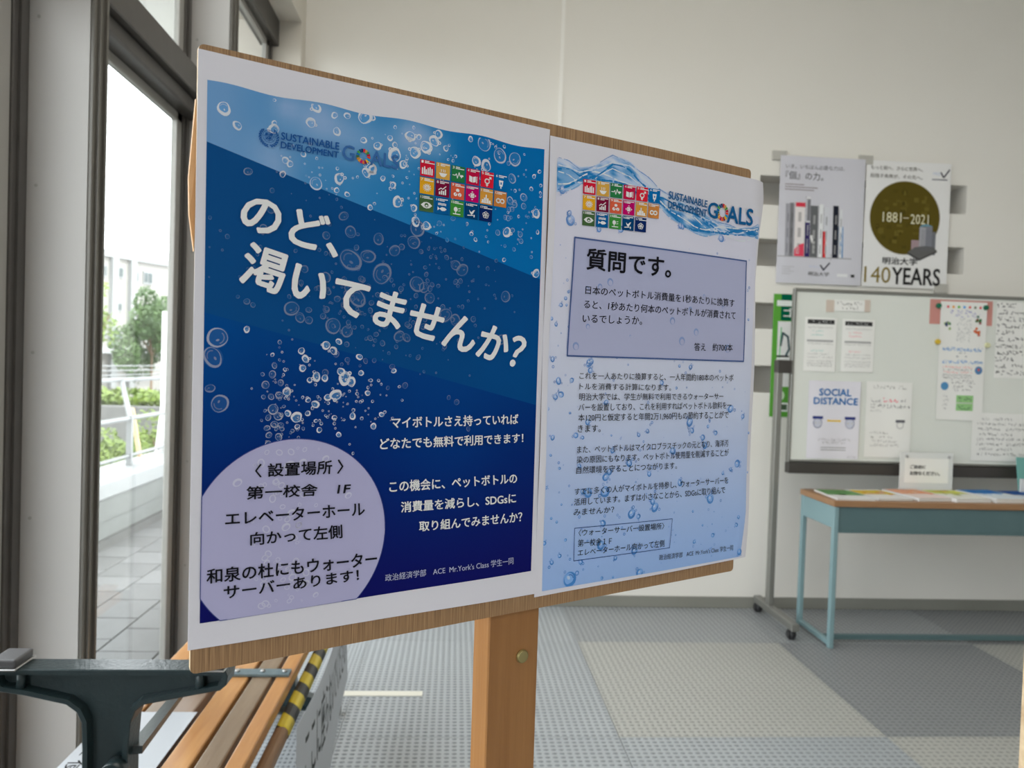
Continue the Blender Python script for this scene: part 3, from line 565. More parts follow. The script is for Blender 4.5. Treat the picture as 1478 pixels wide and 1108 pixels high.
BUB2=[[322.9, 358.4, 5.08, 0.8], [321.4, 364.3, 3.22, 0.8], [312.8, 384.6, 3.64, 0.8], [320.9, 287.0, 1.85, 0.8], [316.0, 280.6, 2.08, 0.8], [322.4, 280.9, 1.39, 0.8], [306.3, 267.7, 1.83, 0.8], [311.6, 262.8, 2.07, 0.8], [331.9, 244.8, 2.83, 0.8], [309.1, 230.8, 2.76, 0.8], [354.2, 229.5, 2.9, 0.8], [350.2, 226.2, 2.41, 0.8], [367.1, 306.0, 1.95, 0.8], [347.6, 341.3, 2.38, 0.8], [394.4, 242.3, 1.52, 0.8], [339.7, 289.9, 1.42, 0.8], [356.5, 353.8, 2.88, 0.8], [382.9, 356.7, 3.46, 0.8], [392.8, 360.0, 2.5, 0.8], [462.2, 368.9, 3.22, 0.8], [465.2, 261.5, 3.81, 0.8], [470.8, 275.6, 3.28, 0.8], [440.7, 276.4, 3.18, 0.8], [427.6, 291.4, 2.08, 0.8], [556.9, 240.5, 2.98, 0.8], [572.6, 279.2, 1.51, 0.8], [481.9, 308.6, 1.65, 0.8], [460.8, 309.5, 1.35, 0.8], [524.1, 362.8, 4.01, 0.8], [465.4, 368.1, 2.69, 0.8], [324.5, 293.5, 1.63, 0.8], [468.8, 226.9, 1.64, 0.8], [485.1, 226.0, 2.5, 0.8], [558.4, 326.2, 1.48, 0.8], [316.5, 211.0, 3.61, 1], [319.5, 198.2, 3.4, 1], [313.3, 196.2, 2.7, 1], [305.1, 185.2, 1.79, 1], [330.5, 181.1, 1.38, 1], [351.9, 228.2, 3.52, 1], [353.5, 220.9, 2.82, 1], [331.7, 211.5, 2.3, 1], [337.9, 159.9, 2.79, 1], [345.9, 157.6, 2.11, 1], [351.8, 172.0, 2.83, 1], [311.2, 158.8, 2.71, 1], [309.3, 142.6, 1.58, 1], [319.9, 129.8, 1.6, 1], [305.6, 112.4, 2.03, 1], [313.1, 83.6, 1.37, 1], [319.6, 79.5, 1.38, 1], [306.5, 60.9, 2.26, 1], [330.6, 61.2, 1.63, 1], [324.8, 46.8, 2.08, 1], [316.1, 41.7, 2.29, 1], [337.5, 23.2, 7.06, 1], [374.6, 73.1, 3.66, 1], [350.0, 37.9, 2.38, 1], [373.7, 51.7, 4.4, 1], [376.0, 118.1, 4.38, 1], [379.9, 123.2, 3.42, 1], [375.3, 104.2, 5.36, 1], [354.9, 104.6, 4.76, 1], [348.2, 106.2, 2.84, 1], [405.0, 130.4, 3.76, 1], [410.5, 79.6, 5.07, 1], [419.4, 75.9, 2.56, 1], [441.4, 83.5, 5.23, 1], [432.0, 117.8, 2.58, 1], [428.2, 161.2, 2.56, 1], [416.6, 157.7, 2.03, 1], [381.0, 158.4, 1.22, 1], [416.8, 41.3, 4.1, 1], [425.4, 17.9, 4.66, 1], [392.6, 36.9, 2.25, 1], [488.1, 168.6, 4.91, 1], [491.9, 159.7, 3.29, 1], [508.7, 151.7, 3.34, 1], [512.6, 143.4, 3.92, 1], [528.6, 155.7, 2.84, 1], [551.2, 181.4, 4.64, 1], [571.3, 172.6, 2.66, 1], [475.8, 105.9, 3.79, 1], [464.4, 139.7, 3.73, 1], [565.8, 120.5, 4.14, 1], [555.5, 115.0, 2.34, 1], [542.8, 111.5, 2.02, 1], [523.5, 85.4, 5.12, 1], [496.9, 74.1, 1.39, 1], [512.8, 57.8, 1.41, 1], [570.8, 61.0, 2.09, 1], [567.4, 52.5, 2.68, 1], [529.4, 45.0, 2.58, 1], [501.2, 41.3, 2.23, 1], [574.8, 21.6, 3.6, 1], [584.1, 153.9, 1.5, 1], [484.7, 225.9, 2.43, 1], [466.0, 204.2, 1.59, 1], [445.1, 209.8, 2.6, 1], [516.4, 163.2, 1.96, 1], [373.9, 190.5, 2.9, 1], [324.0, 95.6, 1.15, 1], [585.7, 109.6, 1.21, 1], [376.6, 18.9, 1.72, 1], [390.7, 18.1, 1.25, 1], [438.0, 89.4, 3.13, 1], [383.1, 143.4, 2.45, 1], [343.1, 130.6, 2.34, 1]]
BOARD={'O': [-0.18214, 0.56462, 1.09293], 'U': [0.872023, 0.489292, 0.013053], 'V': [-0.002568, -0.022095, 0.999753], 'N': [0.489459, -0.87184, -0.018011], 'W': 0.5695, 'H': 0.4418}
# ------------------------------------------------------------------ notice board on its easel post
bO, bU, bV, bN = Vector(BOARD['O']), Vector(BOARD['U']), Vector(BOARD['V']), Vector(BOARD['N'])
BW, BH = BOARD['W'], BOARD['H']
MBd = Matrix(((bU.x, -bN.x, bV.x, bO.x), (bU.y, -bN.y, bV.y, bO.y), (bU.z, -bN.z, bV.z, bO.z), (0, 0, 0, 1)))
nbd = empty('notice_board', mat=MBd, label='plywood notice board on a square wooden post, holding the two blue posters', cat='notice board')
def board_panel():
    b = MB(); r = .004; pts = []
    for cx, cz, a0 in ((r, r, math.pi), (BW - r, r, 1.5 * math.pi), (BW - r, BH - r, 0), (r, BH - r, .5 * math.pi)):
        for k in range(4): t = a0 + k * math.pi / 6; pts.append((cx + r * math.cos(t), 0, cz + r * math.sin(t)))
    f = b.prism(pts, (0, .0045, 0))
    for fc in b.bm.faces: fc.material_index = 0 if abs(fc.normal.y) > .5 or len(fc.verts) > 4 else 1
    b.bm.faces.ensure_lookup_table()
    return b.build('panel', [M['ply'], M['ply_edge']], nbd, matrix=MBd)
board_panel()
post = MB().box(.2538, .3088, .005, .032, -1.083, .40, bev=.0012).build('post', M['post'], nbd, matrix=MBd)
bt = MB().cyl((.2903, .005, -.0443), (.2903, .0032, -.0443), .0062, 24).cyl((.2903, .0034, -.0443), (.2903, .0022, -.0443), .0062, 24, .0050)
bt.build('bolt', M['brass'], post, matrix=MBd)
MB().box(.02, .54, .0, .034, -1.085, -1.055, bev=.002).box(.262, .30, -.22, .26, -1.085, -1.058, bev=.002).build('base', M['post'], nbd, matrix=MBd)
# a split splinter of veneer on the left edge
MB().prism([(-.0005, .004, .30), (-.004, .003, .325), (-.0045, .004, .35), (-.0005, .004, .405), (.001, .004, .37)], (0, .0035, 0)).build('splinter', mat('split_veneer', (.72, .42, .2), .6), nbd, matrix=MBd)
# --- left poster
PW = alb((198, 196, 206)); 
def W8(c, a, b): return tuple(x * (1 - a) + y * a for x, y in zip(c, b))
def bend1(u, v): return .0012 + .0008 * (1 - math.cos(6.2832 * u / .297)) * (.25 + .75 * abs(v / .42 - .45)) + .0008 * math.sin(u * 31 + v * 5)
def mk1(a, b):
    lo = (-.0021, .0183), (.2985, .0145); hi = (-.0005, .4374), (.2984, .4364)
    x0 = lo[0][0] * (1 - b) + hi[0][0] * b; y0 = lo[0][1] * (1 - b) + hi[0][1] * b; x1 = lo[1][0] * (1 - b) + hi[1][0] * b; y1 = lo[1][1] * (1 - b) + hi[1][1] * b
    return x0 * (1 - a) + x1 * a, y0 * (1 - a) + y1 * a
s1, P1 = sheet('printed_poster', bO, bU, bV, bN, .297, .42, bend=bend1, nx=24, nz=20, shape=mk1, label='large deep-blue bubble poster with big white Japanese headline, left half of the notice board', cat='poster')
I1 = Ink()
def l1(u): return .3770 - .255 * u + (.0 if u > .05 else 0)
def l2(u): return .2590 - .24 * u
def bgc(u, v):
    U = u / .3; 
    if v > l1(u):
        t = min(1, max(0, (u - .02) / .22)) ** .8; h = min(1, max(0, (v - .30) / .12))
        a = (100, 142, 186); b = (0, 98, 160); c = [a[i] * (1 - t) + b[i] * t for i in range(3)]
        g = .0
        for cx, cy, r, q in ((.085, .405, .03, .35), (.115, .395, .03, .25), (.05, .375, .025, .2), (.165, .408, .02, .4), (.15, .398, .03, .2), (.06, .41, .015, .25), (.185, .40, .018, .25), (.055, .36, .02, .15)):
            g += q * math.exp(-((u - cx) ** 2 + (v - cy) ** 2) / r / r * 2.2)
        g = min(g * 1.7, .7); c = [x * (1 - g) + y * g for x, y in zip(c, (165, 175, 205))]
    elif v > l2(u):
        t = U; c = [8 * (1 - t), 68 * (1 - t) + 62 * t, 122 * (1 - t) + 118 * t]
        g = .25 * math.exp(-((u - .27) ** 2 + (v - .25) ** 2) / .003); c = [x * (1 - g) + y * g for x, y in zip(c, (0, 85, 150))]
    else:
        s = min(1, max(0, (.255 - v) / .215)); a = (0, 62, 124); m = (0, 34, 100); b = (12, 14, 84)
        c = [a[i] * (1 - 2 * s) + m[i] * 2 * s if s < .5 else m[i] * (2 - 2 * s) + b[i] * (2 * s - 1) for i in range(3)]
        g = .3 * math.exp(-((u - .20) ** 2) / .004 - ((v - .17) ** 2) / .006) + .35 * math.exp(-((u - .01) ** 2) / .0006 - ((v - .23) ** 2) / .004)
        c = [x * (1 - g) + y * g for x, y in zip(c, (0, 70, 135))]
    return alb(c)
UX0, UX1, VY0, VY1 = .0056, .2930, .0366, .4170
NC = 48
def col_segs(u):
    a, b = l2(u), l1(u); r = []
    return [(VY0 + (a - VY0) * k / 16) for k in range(17)], [(a + (b - a) * k / 6) for k in range(7)], [(b + (VY1 + .001 * math.sin(u * 90) - b) * k / 10) for k in range(11)]
e_ = 1e-5
for i in range(NC):
    ua = UX0 + (UX1 - UX0) * i / NC; ub = UX0 + (UX1 - UX0) * (i + 1) / NC
    for A, B in zip(col_segs(ua), col_segs(ub)):
        for k in range(len(A) - 1):
            I1.quad([(ua, A[k]), (ub, B[k]), (ub, B[k + 1]), (ua, A[k + 1])], [bgc(ua, A[k] + e_), bgc(ub, B[k] + e_), bgc(ub, B[k + 1] - e_), bgc(ua, A[k + 1] - e_)], 1)
WH = alb((205, 206, 218))
RB = random.Random(5)
def bubble(I, x, y, r, a, bgf, ly=2, ink=None, solid=False):
    c0 = bgf(x, y); ink = ink or WH; rot = RB.uniform(0, 3.1); ry = r * RB.uniform(.72, 1.0); n = 20 if r > .0015 else 10; ph = RB.uniform(0, 6.28)
    rc = W8(c0, .9 * a if a > .8 else a, ink)
    if r < .0011: I.disc(x, y, r, W8(c0, .6 * a, ink), ly, 8); I.disc(x, y, r * .45, c0, ly + 1, 6); return
    tint = W8(c0, (.38 if a > .9 and r > .0022 else .16) * a + .05, alb((90, 150, 205))); wob = .045 if a > .7 else .02
    I.ring(x, y, r * .5, r * .98, tint, ly, n, ry * .5, rot)
    I.ring(x, y, r * .88, r * (.30 if a > .7 else .13), rc, ly + 1, n, ry * .88, rot, vary=.7, ph=ph, wob=wob)
    if r > .0022:
        I.ring(x, y, r * .58, r * .09, W8(c0, .5 * a, ink), ly + 1, 8, ry * .6, rot, a0=ph, a1=ph + 2.1)
        I.disc(x + r * .25 * math.cos(ph), y + ry * .25 * math.sin(ph), r * .17, W8(c0, .7 * a, ink), ly + 2, 8, r * .1, rot)
    if a > .8 and r > .0028:
        for k in range(RB.choice((0, 1, 1, 2))):
            t = RB.uniform(0, 6.28); I.ring(x + r * 1.05 * math.cos(t), y + ry * 1.05 * math.sin(t), r * .24, r * .16, rc, ly + 1, 10, r * .22)
        if RB.random() < .6:
            t = ph + .5; I.ring(x, y, r * .66, r * .34, W8(c0, .55, ink), ly + 1, 8, ry * .66, rot, a0=t, a1=t + 1.3, vary=.5, ph=ph)
I1.win = (UX0, UX1, VY0, VY1 - .001)
for u, v, r, a in BUB1: bubble(I1, u / 1000, v / 1000, r / 1000, a, bgc)
for (x0, x1, y0, y1, n, a, rmax) in [(.10, .29, .34, .41, 130, .9, .0016), (.06, .11, .33, .40, 25, .8, .0014), (.17, .20, .30, .34, 25, .8, .0016), (.10, .22, .20, .33, 150, .22, .0028), (.06, .15, .17, .225, 90, .85, .0015), (.045, .08, .16, .225, 60, .6, .0018), (.20, .285, .25, .37, 40, .7, .0013), (.24, .29, .30, .41, 25, .5, .003), (.01, .1, .25, .35, 30, .2, .002), (.08, .14, .24, .30, 60, .2, .003)]:
    for k in range(n):
        u = min(.290, max(.0085, RB.gauss((x0 + x1) / 2, (x1 - x0) / 3.4))); v = min(.413, max(.04, RB.gauss((y0 + y1) / 2, (y1 - y0) / 3.4))); aa = a
        if l2(u) < v < l1(u): aa = min(a, .25)
        bubble(I1, u, v, RB.uniform(.0004, rmax), aa, bgc)
I1.win = None
# white circle panel
cc = (.0715, .091); cr = .0753; pts = []
for k in range(96):
    t = 2 * math.pi * k / 96; pts.append((cc[0] + cr * math.cos(t), cc[1] + cr * math.sin(t)))
def clip(pts, ins, cut):
    out = []
    for i in range(len(pts)):
        a, b = pts[i], pts[(i + 1) % len(pts)]; ia, ib = ins(a), ins(b)
        if ia: out.append(a)
        if ia != ib: out.append(cut(a, b))
    return out
lx = UX0; by = VY0
pts = clip(pts, lambda p: p[0] >= lx, lambda a, b: (lx, a[1] + (b[1] - a[1]) * (lx - a[0]) / (b[0] - a[0])))
pts = clip(pts, lambda p: p[1] >= by, lambda a, b: (a[0] + (b[0] - a[0]) * (by - a[1]) / (b[1] - a[1]), by))
LIL = alb((160, 158, 190))
# fan strips so the panel follows the bend of the paper
def strips(I, pts, col, ly, n=16):
    x0 = min(p[0] for p in pts); x1 = max(p[0] for p in pts)
    for k in range(n):
        a = x0 + (x1 - x0) * k / n; b = x0 + (x1 - x0) * (k + 1) / n
        q = clip(pts, lambda p: p[0] >= a, lambda s, t: (a, s[1] + (t[1] - s[1]) * (a - s[0]) / (t[0] - s[0])))
        q = clip(q, lambda p: p[0] <= b, lambda s, t: (b, s[1] + (t[1] - s[1]) * (b - s[0]) / (t[0] - s[0])))
        if len(q) < 3: continue
        y0 = min(p[1] for p in q); y1 = max(p[1] for p in q); m = max(1, int((y1 - y0) / .008))
        for j in range(m):
            c = y0 + (y1 - y0) * j / m; d = y0 + (y1 - y0) * (j + 1) / m
            z = clip(q, lambda p: p[1] >= c - 1e-9, lambda s, t: (s[0] + (t[0] - s[0]) * (c - s[1]) / (t[1] - s[1]), c))
            if len(z) > 2: z = clip(z, lambda p: p[1] <= d + 1e-9, lambda s, t: (s[0] + (t[0] - s[0]) * (d - s[1]) / (t[1] - s[1]), d))
            if len(z) > 2: I.poly(z, col, ly)
strips(I1, pts, LIL, 5, 20)
I1.line([p for p in pts], .0006, alb((60, 70, 130)), 6)
for k in range(70):
    u = RB.gauss(.062, .012); v = RB.uniform(.04, .160)
    r = RB.uniform(.0006, .0028)
    I1.ring(u, v, r, r * .35, W8(LIL, .35, WH), 6, 10, r * .8, RB.random() * 3)
for u, v, r in ((.030, .136, .003), (.078, .148, .0028), (.096, .150, .0025), (.068, .146, .0038), (.115, .12, .0025), (.09, .045, .002), (.07, .110, .003), (.066, .10, .003), (.082, .055, .0025), (.052, .075, .002)): I1.ring(u, v, r, r * .4, W8(LIL, .4, WH), 6, 12, r * .75, .5, vary=.5)
def tiles(I, q, lz=6, sc=1.0):
    cols = [(190, 22, 48), (196, 150, 66), (36, 110, 62), (176, 14, 60), (200, 26, 48), (0, 96, 158), (208, 152, 28), (112, 12, 50), (196, 84, 56), (172, 0, 92), (196, 138, 54), (186, 118, 56), (62, 92, 54), (0, 82, 140), (54, 128, 52), (0, 58, 104), (6, 34, 88)]
    def Q(a, b): return ((q[0][0] * (1 - a) + q[1][0] * a) * (1 - b) + (q[2][0] * (1 - a) + q[3][0] * a) * b) / 1000, ((q[0][1] * (1 - a) + q[1][1] * a) * (1 - b) + (q[2][1] * (1 - a) + q[3][1] * a) * b) / 1000
    W_ = alb((215, 212, 215))
    for i in range(17):
        c, r = i % 6, i // 6
        def T(x, y, c=c, r=r): return Q((c + .04 + .90 * x) / 6, 1 - (r + .04 + .92 * (1 - y)) / 3)
        I.poly([T(0, 0), T(1, 0), T(1, 1), T(0, 1)], alb(cols[i]), lz)
        L = lambda pts, w=.06, cl=False: I.line([T(*p) for p in pts], w * .0145 * sc, W_, lz + 1, cl)
        F = lambda pts: I.poly([T(*p) for p in pts], W_, lz + 1)
        def O(x, y, rx, w=.05, a0=0, a1=6.2832, n=12): L([(x + rx * math.cos(a0 + (a1 - a0) * k / n), y + rx * .85 * math.sin(a0 + (a1 - a0) * k / n)) for k in range(n + 1)], w)
        def Dk(x, y, rx, ry=None, n=10): F([(x + rx * math.cos(6.2832 * k / n), y + (ry or rx * .85) * math.sin(6.2832 * k / n)) for k in range(n)])
        a, b = T(.07, .80), T(.2 if i < 9 else .27, .80); a2, b2 = T(.07, .95), T(.2 if i < 9 else .27, .95)
        I.text(str(i + 1), (*a, *b, *a2, *b2), W_, .02, lz + 1, 2)
        for k in range(2):
            xs = .32; R_ = random.Random(i * 5 + k)
            while xs < (.62 + .3 * ((i + k) % 2)):
                e = xs + R_.uniform(.05, .09); L([(xs, .92 - k * .09), (e, .92 - k * .09)], .05); xs = e + .03
        if i == 0:
            for x, h in ((.16, .34), (.3, .42), (.42, .26), (.55, .36), (.68, .42), (.82, .34)): Dk(x, .14 + h, .045); L([(x, .14), (x, .08 + h)], .085)
        if i == 1: F([(.2, .38), (.8, .38), (.68, .2), (.58, .14), (.42, .14), (.32, .2)]); [L([(x, .44), (x + .03, .52), (x, .6)], .04) for x in (.36, .5, .62)]
        if i == 2: L([(.1, .4), (.28, .4), (.36, .5), (.44, .24), (.56, .6), (.64, .38)], .045); Dk(.74, .40, .09); F([(.66, .38), (.82, .38), (.74, .26)]); Dk(.82, .42, .07)
        if i == 3: F([(.22, .2), (.46, .14), (.46, .5), (.22, .56)]); F([(.5, .14), (.72, .2), (.72, .56), (.5, .5)]); L([(.8, .16), (.8, .54)], .05)
        if i == 4: O(.5, .4, .17, .07); L([(.5, .25), (.5, .08)], .06); L([(.42, .16), (.58, .16)], .05); L([(.62, .52), (.78, .66)], .06); L([(.66, .68), (.8, .68), (.8, .56)], .05)
        if i == 5: F([(.32, .62), (.68, .62), (.62, .24), (.38, .24)]); I.poly([T(.44, .5), T(.56, .5), T(.54, .34), T(.46, .34)], alb(cols[5]), lz + 2); L([(.5, .24), (.5, .12)], .08)
        if i == 6:
            O(.5, .4, .13, .07); Dk(.5, .4, .05)
            for k in range(12): t = k * .5236; L([(.5 + .2 * math.cos(t), .4 + .17 * math.sin(t)), (.5 + .27 * math.cos(t), .4 + .23 * math.sin(t))], .045)
        if i == 7: [F([(x, .12), (x + .1, .12), (x + .1, h), (x, h)]) for x, h in ((.24, .3), (.38, .38), (.52, .36), (.66, .48))]; L([(.22, .4), (.38, .52), (.5, .46), (.74, .66)], .05)
        if i == 8: Dk(.5, .56, .13); Dk(.34, .3, .14); Dk(.66, .3, .14); I.poly([T(.3, .3), T(.5, .5), T(.52, .48), T(.34, .26)], alb(cols[8]), lz + 2); I.poly([T(.66, .34), T(.6, .2), T(.63, .18), T(.7, .34)], alb(cols[8]), lz + 2)
        if i == 9: F([(.5, .68), (.42, .6), (.58, .6)]); F([(.5, .1), (.42, .18), (.58, .18)]); F([(.2, .4), (.3, .48), (.3, .32)]); F([(.8, .4), (.7, .48), (.7, .32)]); [L([(.38, y), (.62, y)], .07) for y in (.3, .4, .5)]
        if i == 10: [F([(x, .12), (x + w_, .12), (x + w_, h), (x, h)]) for x, w_, h in ((.14, .14, .3), (.3, .1, .42), (.42, .1, .62), (.55, .12, .4), (.7, .14, .28))]; L([(.12, .1), (.88, .1)], .05)
        if i == 11: O(.34, .38, .15, .08); O(.66, .38, .15, .08)
        if i == 12: F([(.1, .4), (.3, .56), (.5, .6), (.7, .56), (.9, .4), (.7, .24), (.5, .2), (.3, .24)]); I.poly([T(.5 + .14 * math.cos(6.28 * k / 12), .4 + .14 * math.sin(6.28 * k / 12)) for k in range(12)], alb(cols[12]), lz + 2); I.poly([T(.5 + .08 * math.cos(6.28 * k / 8), .36 + .06 * math.sin(6.28 * k / 8)) for k in range(8)], W_, lz + 3)
        if i == 13: F([(.3, .32), (.5, .44), (.7, .42), (.84, .32), (.7, .22), (.5, .2)]); F([(.34, .32), (.18, .44), (.18, .2)]); [L([(.22, y), (.36, y + .02), (.5, y), (.64, y + .02), (.78, y)], .045) for y in (.56, .64)]
        if i == 14: Dk(.4, .44, .15, .16); L([(.4, .3), (.4, .18)], .05); F([(.2, .12), (.76, .12), (.76, .18), (.2, .18)]); [L([(.6, y), (.74, y + .03)], .04) for y in (.36, .5)]
        if i == 15: F([(.3, .56), (.46, .42), (.62, .56), (.76, .6), (.6, .34), (.5, .26), (.38, .36)]); L([(.2, .2), (.6, .24)], .05); F([(.66, .12), (.74, .12), (.74, .28), (.66, .28)])
        if i == 16:
            for k in range(5): t = k * 1.2566 + 1.57; O(.5 + .13 * math.cos(t), .4 + .11 * math.sin(t), .12, .035, n=10)
tiles(I1, TILES1, 6)
INKS = {'w': alb((214, 214, 224)), 'k': alb((20, 20, 26)), 'g': alb((168, 172, 198)), 'b': alb((22, 74, 138)), 'f': alb((54, 98, 154)), 'n': alb((14, 84, 134)), 'd': alb((50, 56, 70))}
def texts(I, tbl, ly):
    for body, q, c, b in tbl: I.text(body, [x / 1000 for x in q], INKS[c], b, ly, 3)
texts(I1, TEXT1, 8)
def wheel(I, x, y, r0, r1, ly, dim=1.0):
    cs = [(190, 30, 50), (200, 150, 60), (60, 130, 60), (160, 20, 50), (210, 60, 40), (30, 140, 190), (210, 170, 30), (130, 20, 60), (210, 100, 40), (180, 20, 90), (210, 140, 40), (170, 120, 40), (60, 100, 60), (20, 100, 160), (70, 150, 60), (10, 70, 120), (20, 50, 90)]
    for k in range(17):
        a = math.pi / 2 - 2 * math.pi * k / 17; b = a - 2 * math.pi / 17 * .82
        I.poly([(x + r0 * math.cos(a), y + r0 * math.sin(a)), (x + r1 * math.cos(a), y + r1 * math.sin(a)), (x + r1 * math.cos(b), y + r1 * math.sin(b)), (x + r0 * math.cos(b), y + r0 * math.sin(b))], alb(cs[k]), ly)
wheel(I1, WHEEL1[0][0] / 1000, WHEEL1[0][1] / 1000, .0031, .0058, 8)
# emblem: globe between two laurel sprays
ex, ey = EMBLEM[0][0] / 1000, EMBLEM[0][1] / 1000; eb = alb((26, 78, 140))
for r in (.0016, .0030, .0044): I1.ring(ex, ey + .0006, r, .00028, eb, 8, 20)
for k in range(8): t = k * math.pi / 4; I1.line([(ex, ey + .0006), (ex + .0044 * math.cos(t), ey + .0006 + .0044 * math.sin(t))], .00022, eb, 8)
for dx, dy, r in ((-.0018, .0012, .0012), (.0016, .0014, .0014), (.0006, -.0014, .0013), (-.0014, -.0016, .0008)): I1.disc(ex + dx, ey + .0006 + dy, r, eb, 8, 7, r * .7, .5)
for sg in (-1, 1):
    for k in range(9):
        t = -math.pi / 2 + sg * (.25 + .27 * k); cx_, cy_ = ex + .0060 * math.cos(t), ey + .0060 * math.sin(t)
        I1.disc(cx_, cy_, .0011, eb, 8, 8, .00045, t + sg * .9); I1.disc(ex + .0069 * math.cos(t + .1), ey + .0069 * math.sin(t + .1), .0009, eb, 8, 8, .0004, t + sg * 1.9)
I1.build('print', P1, s1)
# --- right poster, its right edge free of the board and curling
def interp(tab, v):
    t = sorted((b, a) for a, b in tab)
    if v <= t[0][0]: return t[0][1]
    for (y0, x0), (y1, x1) in zip(t, t[1:]):
        if v <= y1: return x0 + (x1 - x0) * (v - y0) / (y1 - y0)
    return t[-1][1]
def mk2(a, b):
    yl = 11.3 + (430.9 - 11.3) * b; yr = 13.7 + (431.6 - 13.7) * b; y = yl * (1 - a) + yr * a
    xl = 297.7 + .9 * b; xr = interp(PAP2R, y); return (xl * (1 - a) + xr * a) / 1000, y / 1000
def bend2(u, v):
    e = max(0, (u - .5705) / .025); q = .0020 + .0010 * (1 - math.cos(6.2832 * (u - .297) / .297)) + .0008 * math.sin(v * 30 + u * 12)
    return q - (.004 * e * e * (1 if v < .3 else 1 + (v - .3) * 5) if e > 0 else 0)
s2, P2 = sheet('printed_poster', bO, bU, bV, bN, .297, .42, bend=bend2, nx=90, nz=48, shape=mk2, label='pale blue-white bubble poster with boxed Japanese question, right half of the notice board', cat='poster')
I2 = Ink()
def bg2(u, v):
    stops = [(16, (136, 164, 208)), (60, (146, 170, 212)), (130, (166, 180, 218)), (200, (186, 192, 222)), (300, (196, 196, 214)), (413, (198, 197, 210))]
    v = v * 1000
    for (a, ca), (b, cb) in zip(stops, stops[1:]):
        if v <= b: t = max(0, (v - a) / (b - a)); return alb([x * (1 - t) + y * t for x, y in zip(ca, cb)])
    return alb(stops[-1][1])
NB = 40; MM = 80
for j in range(NB):
    va = .0158 + (.4125 - .0158) * j / NB; vb = .0158 + (.4125 - .0158) * (j + 1) / NB
    if va > .386: break
    for i in range(MM):
        def X_(v, t): return (interp(PRINT2L, v * 1000) * (1 - t) + interp(PRINT2R, v * 1000) * t) / 1000
        t0, t1 = i / MM, (i + 1) / MM
        I2.quad([(X_(va, t0), va), (X_(va, t1), va), (X_(vb, t1), vb), (X_(vb, t0), vb)], [bg2(0, va), bg2(0, va), bg2(0, vb), bg2(0, vb)], 1)
# water surface banner
def lerp_tab(tab, u):
    for (x0, y0), (x1, y1) in zip(tab, tab[1:]):
        if u <= x1: return y0 + (y1 - y0) * (u - x0) / (x1 - x0)
    return tab[-1][1]
NW = 90
for i in range(NW):
    ua = 306.5 + (587 - 306.5) * i / NW; ub = 306.5 + (587 - 306.5) * (i + 1) / NW
    ra = [lerp_tab(WAVE_T, ua), lerp_tab(WAVE_B, ua)]; rb = [lerp_tab(WAVE_T, ub), lerp_tab(WAVE_B, ub)]
    NS = 14
    for k in range(NS):
        def pc(u, rr, k):
            t = k / NS; y = rr[0] * (1 - t) + rr[1] * t
            f = noise.noise(Vector((u * .035 + 3, y * .10 + u * .02, 1.7))) + .55 * noise.noise(Vector((u * .09, y * .3 + u * .05, 5)))
            s = max(0, min(1, .5 + 1.5 * f)); s = s * s * (3 - 2 * s)
            dp = min(1, t * 4, (1 - t) * 5)
            left = max(0, 1 - (u - 306) / 130); s = min(1, s * (1 - .55 * left * (t > .25)) + .0)
            deep = (18, 104, 168); mid = (70, 140, 192); pale = (196, 200, 220)
            c = [deep[j] * (1 - s) + pale[j] * s for j in range(3)]
            c = [x * dp * .92 + y * (1 - dp * .92) for x, y in zip(c, (180, 190, 214) if t < .5 else (165, 188, 218))]
            return (u / 1000, y / 1000), alb(c)
        A, ca = pc(ua, ra, k); B, cb = pc(ub, rb, k); C, c3 = pc(ub, rb, k + 1); D, c4 = pc(ua, ra, k + 1)
        I2.quad([A, B, C, D], [ca, cb, c3, c4], 2)
for tab, dy, w_, c in ((WAVE_T, -.6, .0010, (120, 150, 190)), (WAVE_T, -5, .0012, (190, 198, 220)), (WAVE_T, -9, .0016, (24, 110, 170)), (WAVE_T, -13, .0010, (200, 205, 222)), (WAVE_B, 3, .0020, (30, 112, 170)), (WAVE_B, .6, .0012, (120, 160, 200)), (WAVE_B, 7, .0012, (200, 205, 222))):
    pts = [((u) / 1000, (lerp_tab(tab, u) + dy + 1.4 * math.sin(u * .11 + dy)) / 1000) for u in range(308, 586, 3)]
    for a, b in zip(pts, pts[1:]):
        if RB.random() < .86: I2.line([a, b], w_ * RB.uniform(.5, 1.3), alb(c), 3)
I2.win = (.3055, .5865, .0162, .43)
BLU = alb((30, 110, 180))
for u, v, r, a in BUB2:
    u, v, r = u / 1000, v / 1000, r / 1000
    if u > interp(PRINT2R, v * 1000) / 1000 - r * .5 and r > .002: u = interp(PRINT2R, v * 1000) / 1000 - r
    c0 = bg2(u, v); rot = RB.uniform(0, 3.1); ry = r * RB.uniform(.75, 1.1); ph = RB.uniform(3.6, 5.2)
    I2.disc(u, v, r, W8(c0, .45, alb((86, 150, 214))), 3, 20, ry, rot)
    I2.ring(u, v, r * .84, r * .26, W8(c0, .82, BLU), 4, 20, ry * .84, rot, vary=.9, ph=ph, wob=.03)
    if r > .002:
        I2.disc(u - r * .2, v + r * .2, r * .32, W8(c0, .35, alb((200, 215, 235))), 5, 10, r * .22, rot)
        I2.ring(u, v, r * .55, r * .16, W8(c0, .7, alb((16, 92, 165))), 5, 9, ry * .55, rot, a0=-2.2, a1=-.4)
        for k in range(2):
            t = RB.uniform(0, 6.28); rr_ = r * RB.uniform(.2, .4); I2.ring(u + (r + rr_) * math.cos(t), v + (ry + rr_) * math.sin(t), rr_ * .8, rr_ * .4, W8(c0, .7, BLU), 4, 10)
